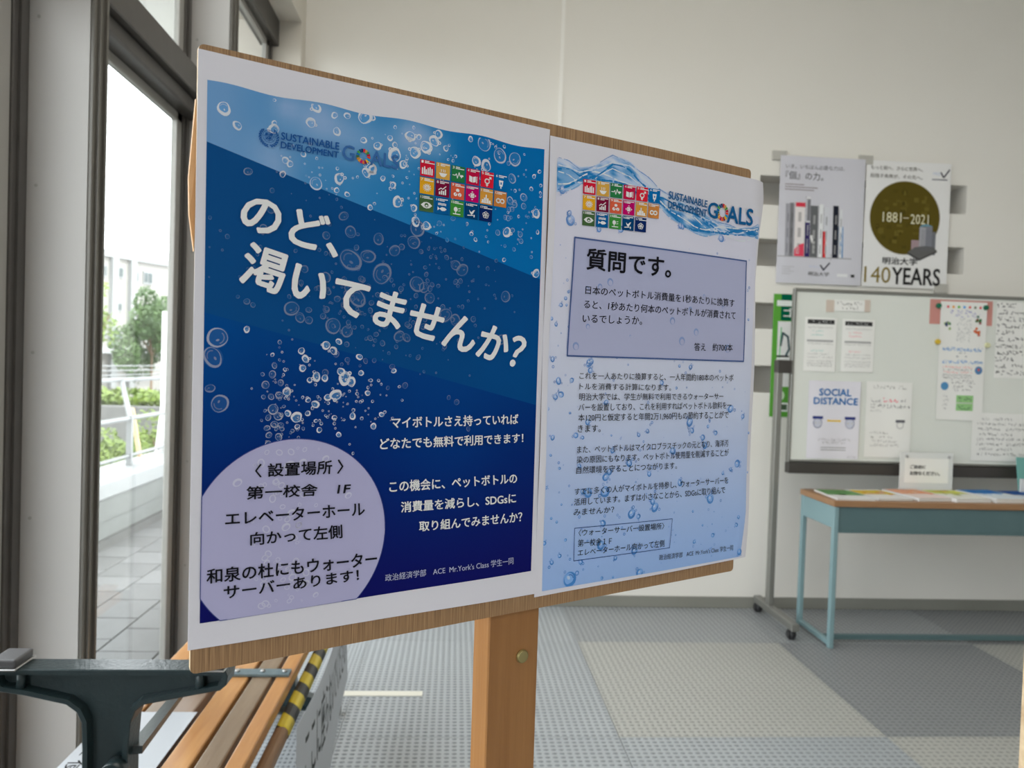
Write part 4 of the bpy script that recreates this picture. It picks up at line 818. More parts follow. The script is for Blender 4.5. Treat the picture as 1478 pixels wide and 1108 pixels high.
for k in range(230):
    u = RB.uniform(.309, .575); v = RB.uniform(.02, .35); r = RB.uniform(.0004, .0016)
    if .33 < u < .56 and .235 < v and RB.random() < .6: continue
    I2.ring(u, v, r * .8, r * .5, W8(bg2(u, v), RB.uniform(.3, .8), BLU), 4, 8)
I2.win = None
# question box
bxp = [(BOXA[0][0], BOXA[0][1]), (BOXA[1][0], BOXA[1][1]), (BOXA[3][0], BOXA[3][1]), (BOXA[2][0], BOXA[2][1])]; bxp = [(a / 1000, b / 1000) for a, b in bxp]
strips(I2, bxp, alb((160, 163, 190)), 6, 20)
for u, v, r in ((.372, .305, .003), (.345, .297, .002), (.36, .30, .0022), (.455, .272, .003), (.47, .252, .0035), (.49, .262, .003), (.48, .285, .0022), (.50, .30, .0015), (.348, .262, .002), (.335, .243, .003), (.54, .246, .0035), (.53, .29, .0015), (.4, .255, .001)): I2.ring(u, v, r, r * .4, W8(alb((160, 163, 190)), .4, BLU), 7, 12, r * 1.1, .4, vary=.8)
def frame(I, p, w, col, ly):
    N = 20
    for i in range(4):
        a, b = p[i], p[(i + 1) % 4]; I.line([(a[0] + (b[0] - a[0]) * k / N, a[1] + (b[1] - a[1]) * k / N) for k in range(N + 1)], w, col, ly)
frame(I2, bxp, .0015, alb((64, 84, 132)), 8)
bp2 = [(BOXB[k][0] / 1000, BOXB[k][1] / 1000) for k in (0, 1, 3, 2)]; frame(I2, bp2, .0006, alb((40, 64, 120)), 8)
tiles(I2, TILES2, 8, 1.1)
texts(I2, TEXT2, 10)
wheel(I2, WHEEL2[0][0] / 1000, WHEEL2[0][1] / 1000, .0050, .0092, 10)
I2.build('print', P2, s2)
# ------------------------------------------------------------------ benches by the window
SX = [-.422, -.472, -.535, -.612, -.672, -.735]; SW = [.040, .053, .058, .056, .055, .052]
lb = empty('slatted_bench', (-.6, 2.1, 0), 'lower slatted wooden bench, right way up, with hazard tape along its front slat', 'bench')
lower_mats = ['slat_dark', 'slat_orange', 'slat_grey', 'slat_orange', 'slat_grey', 'slat_orange']
for i in range(6):
    x1 = -.386 if i == 0 else SX[i] - .002
    b = MB().box(x1 - (.034 if i == 0 else SW[i] - .004), x1, 1.15, 3.05, .376, .412, bev=.012 if i == 0 else .004, seg=3 if i == 0 else 1)
    sl = b.build('slat', M[lower_mats[i]], lb)
    if i == 0:
        MB().box(x1 - .0345, x1 + .0012, 1.93, 2.95, .3745, .4132, bev=.0125, seg=3).build('hazard_tape', M['hazard'], sl, label='black and yellow striped tape')
def bench_leg(parent, y, z_seat, z_foot, x0, x1, sign, name='leg'):
    """cast iron T-shaped leg: a foot beam and a stem, rimmed like an I-beam. Traced as a closed outline, recessed inside the rim."""
    def px(X, Z): return (X, Z)
    xc = (x0 + x1) / 2 - .006; h = abs(z_foot - z_seat); dz = 1 if z_foot > z_seat else -1
    top = z_foot
    O = [(x0 + .004, top), (x1 - .004, top), (x1, top - dz * .010), (x1 - .002, top - dz * .024), (x1 - .012, top - dz * .033), (x1 - .05, top - dz * .040), (xc + .056, top - dz * .056), (xc + .044, top - dz * .066), (xc + .037, top - dz * .085),
         (xc + .034, top - dz * .13), (xc + .034, top - dz * (h - .03)), (xc + .07, top - dz * (h - .008)), (xc + .07, top - dz * h), (xc - .07, top - dz * h), (xc - .07, top - dz * (h - .008)), (xc - .036, top - dz * (h - .03)), (xc - .036, top - dz * .13), (xc - .038, top - dz * .085), (xc - .046, top - dz * .068), (xc - .062, top - dz * .056),
         (x0 + .05, top - dz * .042), (x0 + .012, top - dz * .036), (x0 + .001, top - dz * .026), (x0 - .001, top - dz * .012)]
    def inset(P_, d):
        n = len(P_); ar = sum(P_[i][0] * P_[(i + 1) % n][1] - P_[(i + 1) % n][0] * P_[i][1] for i in range(n)); sg = 1 if ar > 0 else -1; out = []
        for i in range(n):
            p0, p1, p2 = Vector(P_[i - 1]), Vector(P_[i]), Vector(P_[(i + 1) % n])
            a_ = (p1 - p0).normalized(); c_ = (p2 - p1).normalized(); n1 = Vector((-a_.y, a_.x)) * sg; n2 = Vector((-c_.y, c_.x)) * sg
            m_ = (n1 + n2).normalized(); out.append(tuple(p1 + m_ * (d / max(.45, m_.dot(n1)))))
        return out
    b = MB(); bm = b.bm; D = .046
    O1 = inset(O, .0015); O2 = inset(O, .0085); O3 = inset(O, .0110)
    rings = [(O2, y + .016 + .001, O3), ]
    def ring_(P_, yy): return [bm.verts.new((x, yy, z)) for x, z in P_]
    seq = [ring_(O3, y + .016), ring_(O2, y), ring_(O1, y), ring_(O, y + .0015), ring_(O, y + D - .0015), ring_(O1, y + D), ring_(O2, y + D), ring_(O3, y + D - .016)]
    n = len(O)
    for A_, B_ in zip(seq, seq[1:]):
        for i in range(n): bm.faces.new([A_[i], A_[(i + 1) % n], B_[(i + 1) % n], B_[i]])
    from mathutils.geometry import tessellate_polygon
    for rg in (seq[0], seq[-1]):
        for t in tessellate_polygon([[Vector((v.co.x, v.co.z, 0)) for v in rg]]): bm.faces.new([rg[k] for k in t])
    for xx in (x0 + .04, x1 - .045): b.cyl((xx, y + .008, top - dz * .004), (xx, y + .008, top - dz * .034), .007, 12)
    o = b.build(name, M['iron'], parent)
    return o, xc
for y in (1.25, 2.90):
    o, xc = bench_leg(lb, y, .376, .02, -.78, -.392, -1)
    MB().box(-.78, -.735, y, y + .046, 0, .02, bev=.003).build('foot_pad', M['rubber'], o); MB().box(-.437, -.392, y, y + .046, 0, .02, bev=.003).build('foot_pad', M['rubber'], o)
for y in (2.10, 1.75): MB().box(-.78, -.40, y, y + .035, .369, .376).build('cross_strap', M['steel'], lb)
ub = empty('slatted_bench', (-.6, 2.0, .413), 'upper slatted wooden bench stacked upside down, its dark green T-shaped leg pointing up', 'bench')
um = ['slat_orange', 'slat_grey', 'slat_orange', 'slat_pink', 'slat_grey', 'slat_orange']
for i in range(6):
    MB().box(SX[i] - SW[i], SX[i], 1.12, 3.0, .4205, .455, bev=.004, seg=2).build('slat', M[um[i]], ub)
leg, xc = bench_leg(ub, 1.256, .4565, .822, -.706, -.347, 1)
# rubber foot with its metal clip on the left end of the upturned leg
MB().box(-.708, -.669, 1.252, 1.306, .8245, .838, bev=.003, seg=2).build('rubber_foot', M['rubber'], leg)
MB().box(-.712, -.666, 1.246, 1.309, .822, .8255, bev=.0012).build('foot_clip', M['bolt'], leg)
MB().box(-.392, -.353, 1.252, 1.306, .8245, .838, bev=.003, seg=2).build('rubber_foot', M['rubber'], leg)
MB().box(-.396, -.350, 1.246, 1.309, .822, .8255, bev=.0012).build('foot_clip', M['bolt'], leg)
pb_ = atY(166, 1112, 1.25)
MB().cyl((pb_.x, 1.262, pb_.z), (pb_.x, 1.232, pb_.z), .018, 20).cyl((pb_.x, 1.232, pb_.z), (pb_.x, 1.224, pb_.z), .012, 6).build('brace_bolt', M['iron'], leg)
MB().bar((pb_.x + .02, 1.275, pb_.z + .02), (-.675, 2.15, .468), .022, .012).build('brace', M['iron'], ub)
o2, _ = bench_leg(ub, 2.82, .4565, .822, -.706, -.347, 1)
st = MB().box(-.76, -.428, 2.135, 2.175, .4555, .4635, bev=.001).build('cross_strap', M['steel'], ub)
for x in (-.700, -.640, -.570, -.502, -.443): MB().cyl((x, 2.155, .4635), (x, 2.155, .4685), .0075, 12, .005).build('bolt', M['bolt'], st)
bpy.context.view_layer.update()
# papers on the benches
q1 = lambda u, v: .001 + .002 * math.sin(u * 40)
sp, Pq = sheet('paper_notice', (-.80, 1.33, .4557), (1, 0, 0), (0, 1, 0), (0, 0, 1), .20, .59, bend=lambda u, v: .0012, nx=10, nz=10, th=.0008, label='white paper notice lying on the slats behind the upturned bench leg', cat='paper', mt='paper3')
I = Ink(); 
for k, body in enumerate(['使用禁止', '座らないで', 'ください']): I.text(body, (.012 + k * .045, .36, .012 + k * .045, .12, .045 + k * .045, .36, .045 + k * .045, .12), (.03, .03, .03), .01, 2, 2)
I.text('使用禁止', (.018, .57, .018, .38, .05, .57, .05, .38), (.03, .03, .03), .01, 2, 2)
I.build('print', Pq, sp)
hb = lambda u, v: .006 + .010 * math.sin(u * 5) + .02 * (1 - v / .33) ** 2 * .5
def hs(a, b):
    u = a * .98; lo = -.10 + .125 * (a ** .8) + .0; return u, lo + (.30 - lo) * b
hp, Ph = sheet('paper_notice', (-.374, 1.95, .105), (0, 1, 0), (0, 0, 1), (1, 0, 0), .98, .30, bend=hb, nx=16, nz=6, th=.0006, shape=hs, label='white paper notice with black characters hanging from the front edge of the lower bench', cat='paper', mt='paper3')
I = Ink()
I.text('ここに座らないでください', (.09, .085, .95, .095, .09, .255, .95, .245), (.07, .08, .08), .01, 2, 2)
I.build('print', Ph, hp)
o = bx('floor_tape', M['tape_strip'], (-.42, -.094, 3.078, 3.122, .0005, .0022), label='short strip of white tape stuck on the floor by the far bench leg', cat='tape')
# ------------------------------------------------------------------ posters on the back wall
EXW, EZW, NW_ = (1, 0, 0), (0, 0, 1), (0, -1, 0)
K = (.03, .03, .03)
sL, P = sheet('wall_poster', (1.762, YB - .006, 1.835), EXW, EZW, NW_, .490, .706, bend=lambda u, v: .004 + .006 * math.sin(u * 9 + 1) ** 2, nx=14, nz=18, mt='paper', lay=.0005, label='grey-white poster with a row of upright books, left of the gold circle poster', cat='poster')
I = Ink(); G1 = alb((188, 188, 196)); w_, h_ = .49, .706
for i in range(10):
    for j in range(10): I.rect(w_ * i / 10, w_ * (i + 1) / 10, h_ * j / 10, h_ * (j + 1) / 10, G1, 1)
I.textr('いま、いちばん必要な力は、', .03, .37, .635, .66, (.22, .22, .24), 0)
I.textr('『個』の力。', .03, .25, .575, .62, (.12, .12, .13), .005)
for k in range(3): I.rect(.03, .14 + .05 * (k % 2) + .03 * k, .545 - k * .014, .55 - k * .014, (.35, .3, .32), 3)
I.rect(.0, .43, .145, .150, (.4, .4, .42), 2)
books = [(.045, .065, .44, (150, 150, 158)), (.068, .09, .445, (118, 118, 122)), (.095, .155, .45, (214, 206, 206)), (.158, .186, .34, (50, 40, 92)), (.160, .184, .485, (200, 200, 205)), (.188, .232, .435, (96, 98, 100)), (.190, .232, .27, (212, 214, 220)), (.236, .262, .445, (206, 208, 214)), (.264, .296, .43, (190, 192, 198)), (.262, .294, .295, (196, 44, 46)), (.300, .325, .15, (200, 200, 205)), (.318, .348, .44, (34, 36, 46)), (.350, .378, .325, (30, 116, 172)), (.352, .372, .42, (196, 198, 202))]
for k, (a, b, t, c) in enumerate(sorted(books, key=lambda z: -z[2])): 
    tl = .0; I.poly([(a, .150), (b, .150), (b - .004, t), (a - .004, t)], alb(c), 3); I.line([(a, .15), (a - .004, t)], .0016, (.12, .12, .13), 4)
    for q in range(3): I.rect(a + (b - a) * .3, a + (b - a) * .6, .17 + q * (t - .19) / 3, .17 + (q + .6) * (t - .19) / 3, W8(alb(c), .4, K if sum(c) > 350 else (.7, .7, .7)), 4)
I.rect(.096, .152, .425, .449, alb((196, 60, 76)), 5); I.poly([(.097, .151), (.154, .151), (.152, .225), (.125, .215), (.097, .19)], alb((208, 70, 92)), 5)
for q in range(4): I.rect(.104, .125, .165 + q * .011, .170 + q * .011, (.75, .6, .62), 6)
I.rect(.163, .182, .35, .47, alb((120, 120, 126)), 5)
I.line([(.255, .105), (.272, .080), (.305, .120)], .008, (.06, .06, .09), 4); I.textr('M E I J I', .19, .26, .088, .102, alb((170, 180, 205)), 0); I.text('明治大学', (.185, .045, .305, .045, .185, .068, .305, .068), (.06, .06, .06), .01, 4, 2)
I.rect(.35, .41, .045, .062, alb((206, 207, 214)), 3); I.rect(.43, .45, .045, .06, K, 4)
for q in range(4): I.rect(.03, .08 + .02 * (q % 2), .05 + q * .013, .053 + q * .013, (.5, .5, .52), 3)
I.build('print', P, sL, 'ink_gloss')
sR, P = sheet('wall_poster', (2.259, YB - .006, 1.835), EXW, EZW, NW_, .496, .706, bend=lambda u, v: .004 + .003 * math.sin(u * 8 + 1) ** 2, nx=14, nz=18, mt='paper2', lay=.0005, label='white poster with a large dark gold circle and 140YEARS below', cat='poster')
I = Ink(); CR = alb((216, 214, 206), .66)
for i in range(8): I.rect(.496 * i / 8, .496 * (i + 1) / 8, 0, .706, CR, 1)
I.textr('もっと前へ、さらに世界へ、', .025, .33, .655, .678, (.08, .07, .05), .005); I.textr('目指す未来が、その先へ。', .025, .33, .61, .633, (.08, .07, .05), .005)
gc = alb((82, 72, 26))
strips(I, [(.235 + .204 * math.cos(6.2832 * k / 64), .392 + .204 * math.sin(6.2832 * k / 64)) for k in range(64)], gc, 2, 20); I.ring(.235, .392, .2045, .003, alb((130, 120, 90)), 3, 48)
RG = random.Random(3)
for k in range(60):
    t = RG.uniform(0, 6.28); r = .17 * math.sqrt(RG.random()); x, y = .235 + r * math.cos(t), .392 + r * math.sin(t)
    I.rect(x - RG.uniform(.005, .02), x + RG.uniform(.005, .02), y - RG.uniform(.004, .012), y + RG.uniform(.004, .02), W8(gc, RG.uniform(.1, .45), alb(RG.choice([(120, 108, 50), (40, 34, 14)]))), 3)
I.text('1881', (.105, .365, .215, .365, .105, .42, .215, .42), alb((214, 206, 176)), .0, 5, 2); I.line([(.227, .392), (.257, .392)], .005, alb((200, 190, 160)), 5); I.text('2021', (.27, .36, .375, .36, .27, .415, .375, .415), alb((214, 206, 176)), .0, 5, 2)
# towers standing on the rim of the circle
for x0, x1, y0, y1, c in ((.325, .362, .2, .345, (150, 150, 156)), (.362, .40, .2, .35, (120, 122, 130)), (.395, .42, .19, .32, (104, 106, 112)), (.28, .325, .19, .27, (150, 130, 134))): I.rect(x0, x1, y0, y1, alb(c), 5)
I.poly([(.325, .345), (.362, .35), (.40, .35), (.37, .362), (.34, .358)], alb((96, 140, 160)), 6)
I.poly([(.26, .20), (.33, .165), (.43, .215), (.41, .235), (.36, .24), (.30, .23)], alb((92, 92, 92)), 6); I.poly([(.26, .20), (.33, .165), (.33, .155), (.26, .19)], alb((60, 60, 60)), 6); I.poly([(.33, .165), (.43, .215), (.43, .205), (.33, .155)], alb((70, 70, 70)), 6)
for q in range(6): I.line([(.34 + q * .011, .21), (.34 + q * .011, .33)], .002, alb((96, 98, 106)), 7)
I.text('明治大学', (.115, .128, .32, .128, .115, .168, .32, .168), K, .015, 4, 2)

I.textr('140', .012, .165, .022, .112, alb((120, 104, 44)), .0, 4, 3); I.textr('YEARS', .175, .455, .018, .112, K, .02, 4, 3)
I.line([(.435, .655), (.452, .628), (.485, .672)], .007, (.03, .03, .06), 4); I.textr('MEIJI', .39, .432, .635, .655, alb((176, 186, 205)), 0); I.rect(.385, .475, .612, .618, (.2, .2, .25), 3)
I.build('print', P, sR, 'ink_gloss')
for nm, x, z, lab in (('adhesive_tape', 1.752, 2.535, 'clear tape on the top left corner of the book poster'), ('adhesive_tape', 2.25, 2.535, 'clear tape over the top edges where the two wall posters meet'), ('adhesive_tape', 2.72, 1.835, 'clear tape under the bottom right corner of the gold circle poster')):
    bx(nm, mat('tape_film', (.55, .54, .5), .25), (x - .035, x + .045, YB - .014, YB - .0005, z - .02, z + .03), label=lab, cat='tape')
# green poster beside the whiteboard
gp, P = sheet('wall_poster', (1.757, YB - .004, 1.085), EXW, EZW, NW_, .50, .688, bend=lambda u, v: .003, nx=6, nz=8, mt='paper2', lay=.0005, label='green-bordered poster half hidden behind the whiteboard', cat='poster')
I = Ink(); gr = alb((86, 150, 60)); I.rect(0, .5, 0, .688, gr, 1, 4); I.rect(.045, .5, .54, .688, alb((0, 84, 60)), 2); I.rect(.02, .30, .62, .652, alb((205, 220, 208)), 3)
I.rect(.03, .47, .17, .535, alb((214, 216, 214)), 3)
I.line([(.05, .4), (.06, .47), (.09, .45), (.1, .38), (.08, .34)], .012, alb((70, 90, 96)), 4); I.line([(.045, .33), (.05, .5)], .006, alb((110, 180, 130)), 4)
I.poly([(.05, .26), (.12, .25), (.13, .31), (.08, .32), (.05, .30)], alb((190, 40, 56)), 4); I.text('ゴミ', (.06, .56, .16, .56, .06, .61, .16, .61), alb((220, 230, 224)), .02, 4, 2)
I.rect(.03, .10, .335, .345, K, 4); I.disc(.055, .12, .03, alb((190, 220, 180)), 3, 10); I.rect(.03, .12, .03, .08, alb((206, 214, 206)), 3); I.rect(.04, .10, .04, .07, alb((70, 90, 70)), 4)
I.build('print', P, gp)
# ------------------------------------------------------------------ rolling whiteboard
YW = 4.03
wbd = empty('rolling_whiteboard', (2.7, YW, 0), 'rolling whiteboard on a grey stand, covered with pinned notices', 'whiteboard')
XA, XB, ZA, ZB = atY(1140, 662, YW).x, 3.62, .872, 1.766
MB().box(XA, XB, YW, YW + .018, ZA, ZB).build('writing_surface', M['wb'], wbd)
b = MB().box(XA - .012, XB + .012, YW - .008, YW + .024, ZB, ZB + .018, bev=.003).box(XA - .014, XA, YW - .008, YW + .024, ZA - .015, ZB, bev=.003).box(XB, XB + .014, YW - .008, YW + .024, ZA - .015, ZB, bev=.003).box(XA - .012, XB + .012, YW - .008, YW + .024, ZA - .012, ZA, bev=.003)
b.build('frame', M['alu'], wbd)
MB().box(XA - .014, XB + .02, YW - .02, YW + .03, .80, .857, bev=.003).build('lower_rail', M['darkrail'], wbd)
for xl in (1.712, 3.66):
    lg = MB().box(xl - .014, xl + .016, YW - .012, YW + .035, .085, 1.375, bev=.003).build('leg', M['alu'], wbd)
    MB().box(xl - .016, xl + .06, YW - .016, YW + .038, 1.33, 1.40, bev=.004).build('pivot_clamp', M['darkrail'], lg)
    ft = MB().box(xl - .02, xl + .022, 3.71, 4.21, .052, .090, bev=.004).build('foot', M['alu'], wbd)
    for yc in (3.76, 4.19):
        MB().cyl((xl - .012, yc, .0265), (xl + .012, yc, .0265), .026, 20).cyl((xl - .020, yc, .0265), (xl - .012, yc, .0265), .018, 12).cyl((xl + .012, yc, .0265), (xl + .02, yc, .0265), .018, 12).cyl((xl, yc - .004, .04), (xl, yc - .004, .058), .012, 10).build('caster', M['black'], ft)
def notice(name, x0, y0, x1, y1, label, draw, mt='paper2', off=.002, bend=.003, cat='notice'):
    a = atY(x0, y1, YW - off); b = atY(x1, y0, YW - off); wd, ht = b.x - a.x, b.z - a.z
    o, P = sheet(name, (a.x, YW - off, a.z), EXW, EZW, NW_, wd, ht, bend=lambda u, v: .001 + bend * math.sin(u * 14 + x0) ** 2, nx=8, nz=8, mt=mt, lay=.0004, label=label, cat=cat)
    I = Ink()
    def R(a_, b_, c_, d_, col, ly=2): I.rect(a_ * wd, b_ * wd, (1 - d_) * ht, (1 - c_) * ht, col, ly)
    def S(a_, b_, c_, d_, col, seed=1, ly=3): I.scrawl(a_ * wd, b_ * wd, (1 - d_) * ht, (1 - c_) * ht, col, seed, ly)
    def T(body, a_, b_, c_, d_, col, bold=.01, ly=4): I.textr(body, a_ * wd, b_ * wd, (1 - d_) * ht, (1 - c_) * ht, col, bold, ly, 2)
    draw(I, R, S, T, wd, ht); I.build('print', P, o); return o
GY = (.3, .3, .3); TE = alb((60, 160, 150)); PK = alb((210, 80, 100)); NV = alb((40, 50, 110))
def form(tc, sd):
    def d(I, R, S, T, w, h):
        R(.08, .92, .04, .12, (.05, .05, .05)); S(.15, .8, .055, .105, (.6, .6, .6), sd + 1)
        for k, (y, c) in enumerate([(.17, GY), (.24, tc), (.31, tc), (.42, GY), (.47, GY), (.60, tc), (.66, GY), (.72, GY), (.79, GY), (.84, GY), (.88, GY)]): S(.1 + (.1 if c is tc else 0), (.6 if c is tc else .9), y, y + .028, c, sd + k)
        R(.08, .9, .415, .45, (.45, .45, .45), 2)
    return d
notice('notice_sheet', 1159, 459, 1208, 535, 'white form with black heading and teal lines, upper left on the whiteboard', form(TE, 1))
notice('notice_sheet', 1213, 462, 1263, 536, 'white form with black heading and pink lines, right of the teal form', form(PK, 30))
def sd_(I, R, S, T, w, h):
    T('SOCIAL', .20, .82, .10, .19, alb((28, 100, 160)), .03); T('DISTANCE', .10, .95, .215, .30, alb((28, 100, 160)), .03)
    for x in (.19, .82):
        I.disc(x * w, .46 * h, .055 * h, alb((176, 178, 190)), 3, 14, .065 * h); I.ring(x * w, .46 * h, .055 * h, .010 * h, alb((96, 100, 128)), 3, 14, .065 * h); R(x - .10, x + .10, .455, .49, NV, 4); I.disc((x - .04) * w, .46 * h, .006 * h, (.5, .42, .1), 4, 8); I.disc((x + .04) * w, .46 * h, .006 * h, (.5, .42, .1), 4, 8)
    I.poly([(.37 * w, .49 * h), (.40 * w, .51 * h), (.40 * w, .50 * h), (.62 * w, .50 * h), (.62 * w, .51 * h), (.65 * w, .49 * h), (.62 * w, .47 * h), (.62 * w, .48 * h), (.40 * w, .48 * h), (.40 * w, .47 * h)], alb((216, 176, 50)), 4)
    S(.22, .85, .74, .77, GY, 4); S(.28, .75, .78, .805, GY, 5); R(.27, .76, .85, .86, GY); R(.27, .76, .88, .89, GY); S(.78, .95, .955, .98, GY, 6)
notice('notice_sheet', 1163, 551, 1242, 661, 'SOCIAL DISTANCE notice in blue letters with a yellow arrow, lower left on the whiteboard', sd_, 'paper', bend=.005)
def n2(I, R, S, T, w, h):
    S(.16, .9, .05, .09, (.35, .35, .33), 7); S(.10, .32, .225, .27, GY, 8); S(.36, .72, .21, .265, PK, 9); S(.74, .86, .225, .27, GY, 10); S(.08, .95, .30, .345, (.25, .25, .25), 11); S(.1, .35, .37, .395, GY, 12)
    I.ring(.76 * w, .43 * h, .045 * h, .008 * h, (.4, .4, .4), 3, 12); R(.66, .86, .50, .535, (.15, .15, .17), 4)
    for k in range(4): S(.12, .5 + .1 * k, .66 + .055 * k, .69 + .055 * k, (.4, .4, .38), 13 + k)
notice('notice_sheet', 1246, 552, 1317, 659, 'off-white notice with red words and a small face drawing, beside the SOCIAL DISTANCE sheet', n2)
def n3(I, R, S, T, w, h): S(.08, .9, .15, .45, (.3, .3, .28), 17); S(.25, .8, .55, .85, (.3, .3, .28), 18); 
notice('paper_label', 1203, 434, 1248, 448, 'narrow white label with two short lines at the top left of the whiteboard', n3, off=.0024)
for x0, x1, lab in ((1192, 1204, 'pinkish masking tape at the left end of the narrow label'), (1247, 1256, 'pinkish masking tape at the right end of the narrow label')):
    a = atY(x0, 450, YW); b = atY(x1, 433, YW); bx('masking_tape', mat('masking_tape', (.66, .56, .48), .7), (a.x, b.x, YW - .004, YW - .0003, a.z, b.z), label=lab, cat='tape')
a = atY(1341, 467, YW); b = atY(1433, 435, YW); o, P = sheet('pink_card', (a.x, YW - .0015, a.z), EXW, EZW, NW_, b.x - a.x, b.z - a.z, nx=4, nz=2, label='pink backing card behind the tall colourful notice', cat='card', bend=lambda u, v: .0005)
o.data.materials[0] = mat('pink_card_paper', alb((190, 132, 124), .80), .7)
def n4(I, R, S, T, w, h):
    for k, c in enumerate([(200, 60, 70), (220, 150, 60), (90, 160, 60), (70, 140, 200), (200, 80, 70), (110, 120, 100), (200, 60, 70)]): I.disc((.16 + k * .115) * w, .955 * h, .012 * h, alb(c), 3, 6)
    S(.2, .8, .07, .10, alb((140, 140, 180)), 20); S(.3, .85, .105, .13, alb((140, 140, 180)), 21)
    for k in range(6): S(.36, .68, .14 + .035 * k, .165 + .035 * k, (.5, .52, .52), 22 + k)
    for cx, cy, cs in ((.16, .80, ((70, 120, 80), (60, 70, 100), (150, 170, 120))), (.82, .85, ((60, 110, 70), (190, 60, 60), (130, 60, 60))), (.80, .75, ((190, 100, 60), (90, 80, 70), (170, 70, 50)))):
        for k in range(7): RX = random.Random(k + int(cx * 90)); I.disc((cx + RX.uniform(-.06, .06)) * w, (cy + RX.uniform(-.03, .03)) * h, .013 * h, alb(RX.choice(cs)), 3, 6)
    for y in (.385, .49): S(.08, .95, y, y + .03, alb((90, 140, 190)), int(y * 100)); S(.08, .95, y + .005, y + .03, alb((90, 140, 190)), int(y * 120))
    S(.35, .65, .43, .465, (.4, .42, .44), 40)
    for k, c in enumerate([(210, 90, 80), (70, 70, 70), (210, 100, 90), (70, 70, 70), (90, 90, 90)]): S(.1, .72, .545 + k * .022, .56 + k * .022, alb(c), 50 + k)
    I.disc(.87 * w, .425 * h, .035 * h, alb((80, 120, 160)), 3, 12); I.disc(.87 * w, .43 * h, .012 * h, alb((180, 90, 90)), 4, 8); I.disc(.16 * w, .285 * h, .035 * h, alb((80, 130, 170)), 3, 12)
    S(.28, .8, .66, .69, (.3, .3, .3), 60); S(.34, .76, .70, .725, (.35, .35, .35), 61); S(.34, .76, .73, .755, (.35, .35, .35), 62)
    R(.42, .78, .79, .92, alb((134, 178, 120)), 3); R(.42, .78, .85, .86, (.6, .65, .55), 4); S(.45, .75, .80, .84, (.15, .3, .15), 63, 5); S(.45, .75, .87, .91, (.15, .3, .15), 64, 5)
    for k in range(4): S(.14, .26, .79 + k * .035, .81 + k * .035, (.4, .4, .4), 65 + k)
notice('notice_sheet', 1350, 437, 1425, 605, 'tall white notice with colourful pictures and a green table, centre of the whiteboard', n4, off=.004)
for x, y, c, lab in ((1355, 441, (0, 96, 70), 'dark green round magnet on the top left corner of the tall notice'), (1423, 444, (0, 84, 60), 'dark green round magnet on the top right corner of the tall notice'), (1353.5, 493, (190, 160, 40), 'yellow round magnet at the left edge of the tall notice'), (1425, 498, (190, 190, 150), 'cream round magnet at the right edge of the tall notice')):
    p = atY(x, y, YW - .008); o = MB().cyl((p.x, YW - .0045, p.z), (p.x, YW - .016, p.z), .0145, 20, .0125).build('round_magnet', mat('magnet', alb(c), .35)); tag(o, lab, 'magnet', 'magnets on the whiteboard')
def n5(I, R, S, T, w, h):
    ys = [.02, .115, .28, .37, .54, .61, .74, .80, .9]
    R_ = random.Random(5)
    for k in range(11): y = .02 + k * .088; S(.0 + .03 * (k % 2), .55 + .35 * ((k * 3) % 4 > 0), y, y + .055, (.10, .10, .10), 70 + k); 
hw = notice('handwritten_notice', 1434, 437, 1490, 545, 'clear sheet of black handwriting at the right side of the whiteboard', n5, off=.001, bend=.0005)
def n6(I, R, S, T, w, h):
    for k in range(8): y = .10 + k * .105; S(.08 + .04 * (k % 3 == 0), .95 if k % 3 else .6, y, y + .05, (.07, .07, .07), 90 + k)
notice('notice_sheet', 1400, 598, 1500, 664, 'white sheet with dense black lines, lower right on the whiteboard', n6)
# ------------------------------------------------------------------ table with booklets
tb = empty('long_table', (2.75, 3.8, 0), 'long table with brown top and teal steel frame before the whiteboard', 'table')
TX0, TX1, TY0, TY1, TZ = 1.838, 3.64, 3.625, 4.0, .722
MB().box(TX0, TX1, TY0, TY1, TZ - .030, TZ, bev=.004, seg=2).build('table_top', M['desk'], tb)
MB().box(TX0 + .025, TX1 - .025, TY0 + .012, TY0 + .026, .572, .692, bev=.002).box(TX0 + .025, TX1 - .025, TY0 + .006, TY0 + .028, .566, .576).build('front_apron', M['teal'], tb)
MB().box(TX0 + .008, TX0 + .022, TY0 + .03, TY1 - .03, .585, .692, bev=.002).build('side_apron', M['teal_light'], tb)
MB().box(TX1 - .022, TX1 - .008, TY0 + .03, TY1 - .03, .585, .692, bev=.002).build('side_apron', M['teal_light'], tb)
MB().box(TX0 + .03, TX1 - .03, TY0 + .03, TY1 - .03, .58, .586).build('shelf', M['teal'], tb)
for x in (TX0 + .005, TX1 - .03):
    for y in (TY0 + .004, TY1 - .032):
        MB().box(x, x + .025, y, y + .028, 0, .692, bev=.003).build('leg', M['teal_light'], tb)
    MB().box(x, x + .025, TY0 + .032, TY1 - .032, .012, .036, bev=.002).build('foot_rail', M['teal_light'], tb)
MB().box(TX0 + .03, TX1 - .03, TY0 + .095, TY0 + .12, .014, .038, bev=.002).build('stretcher', M['teal'], tb)
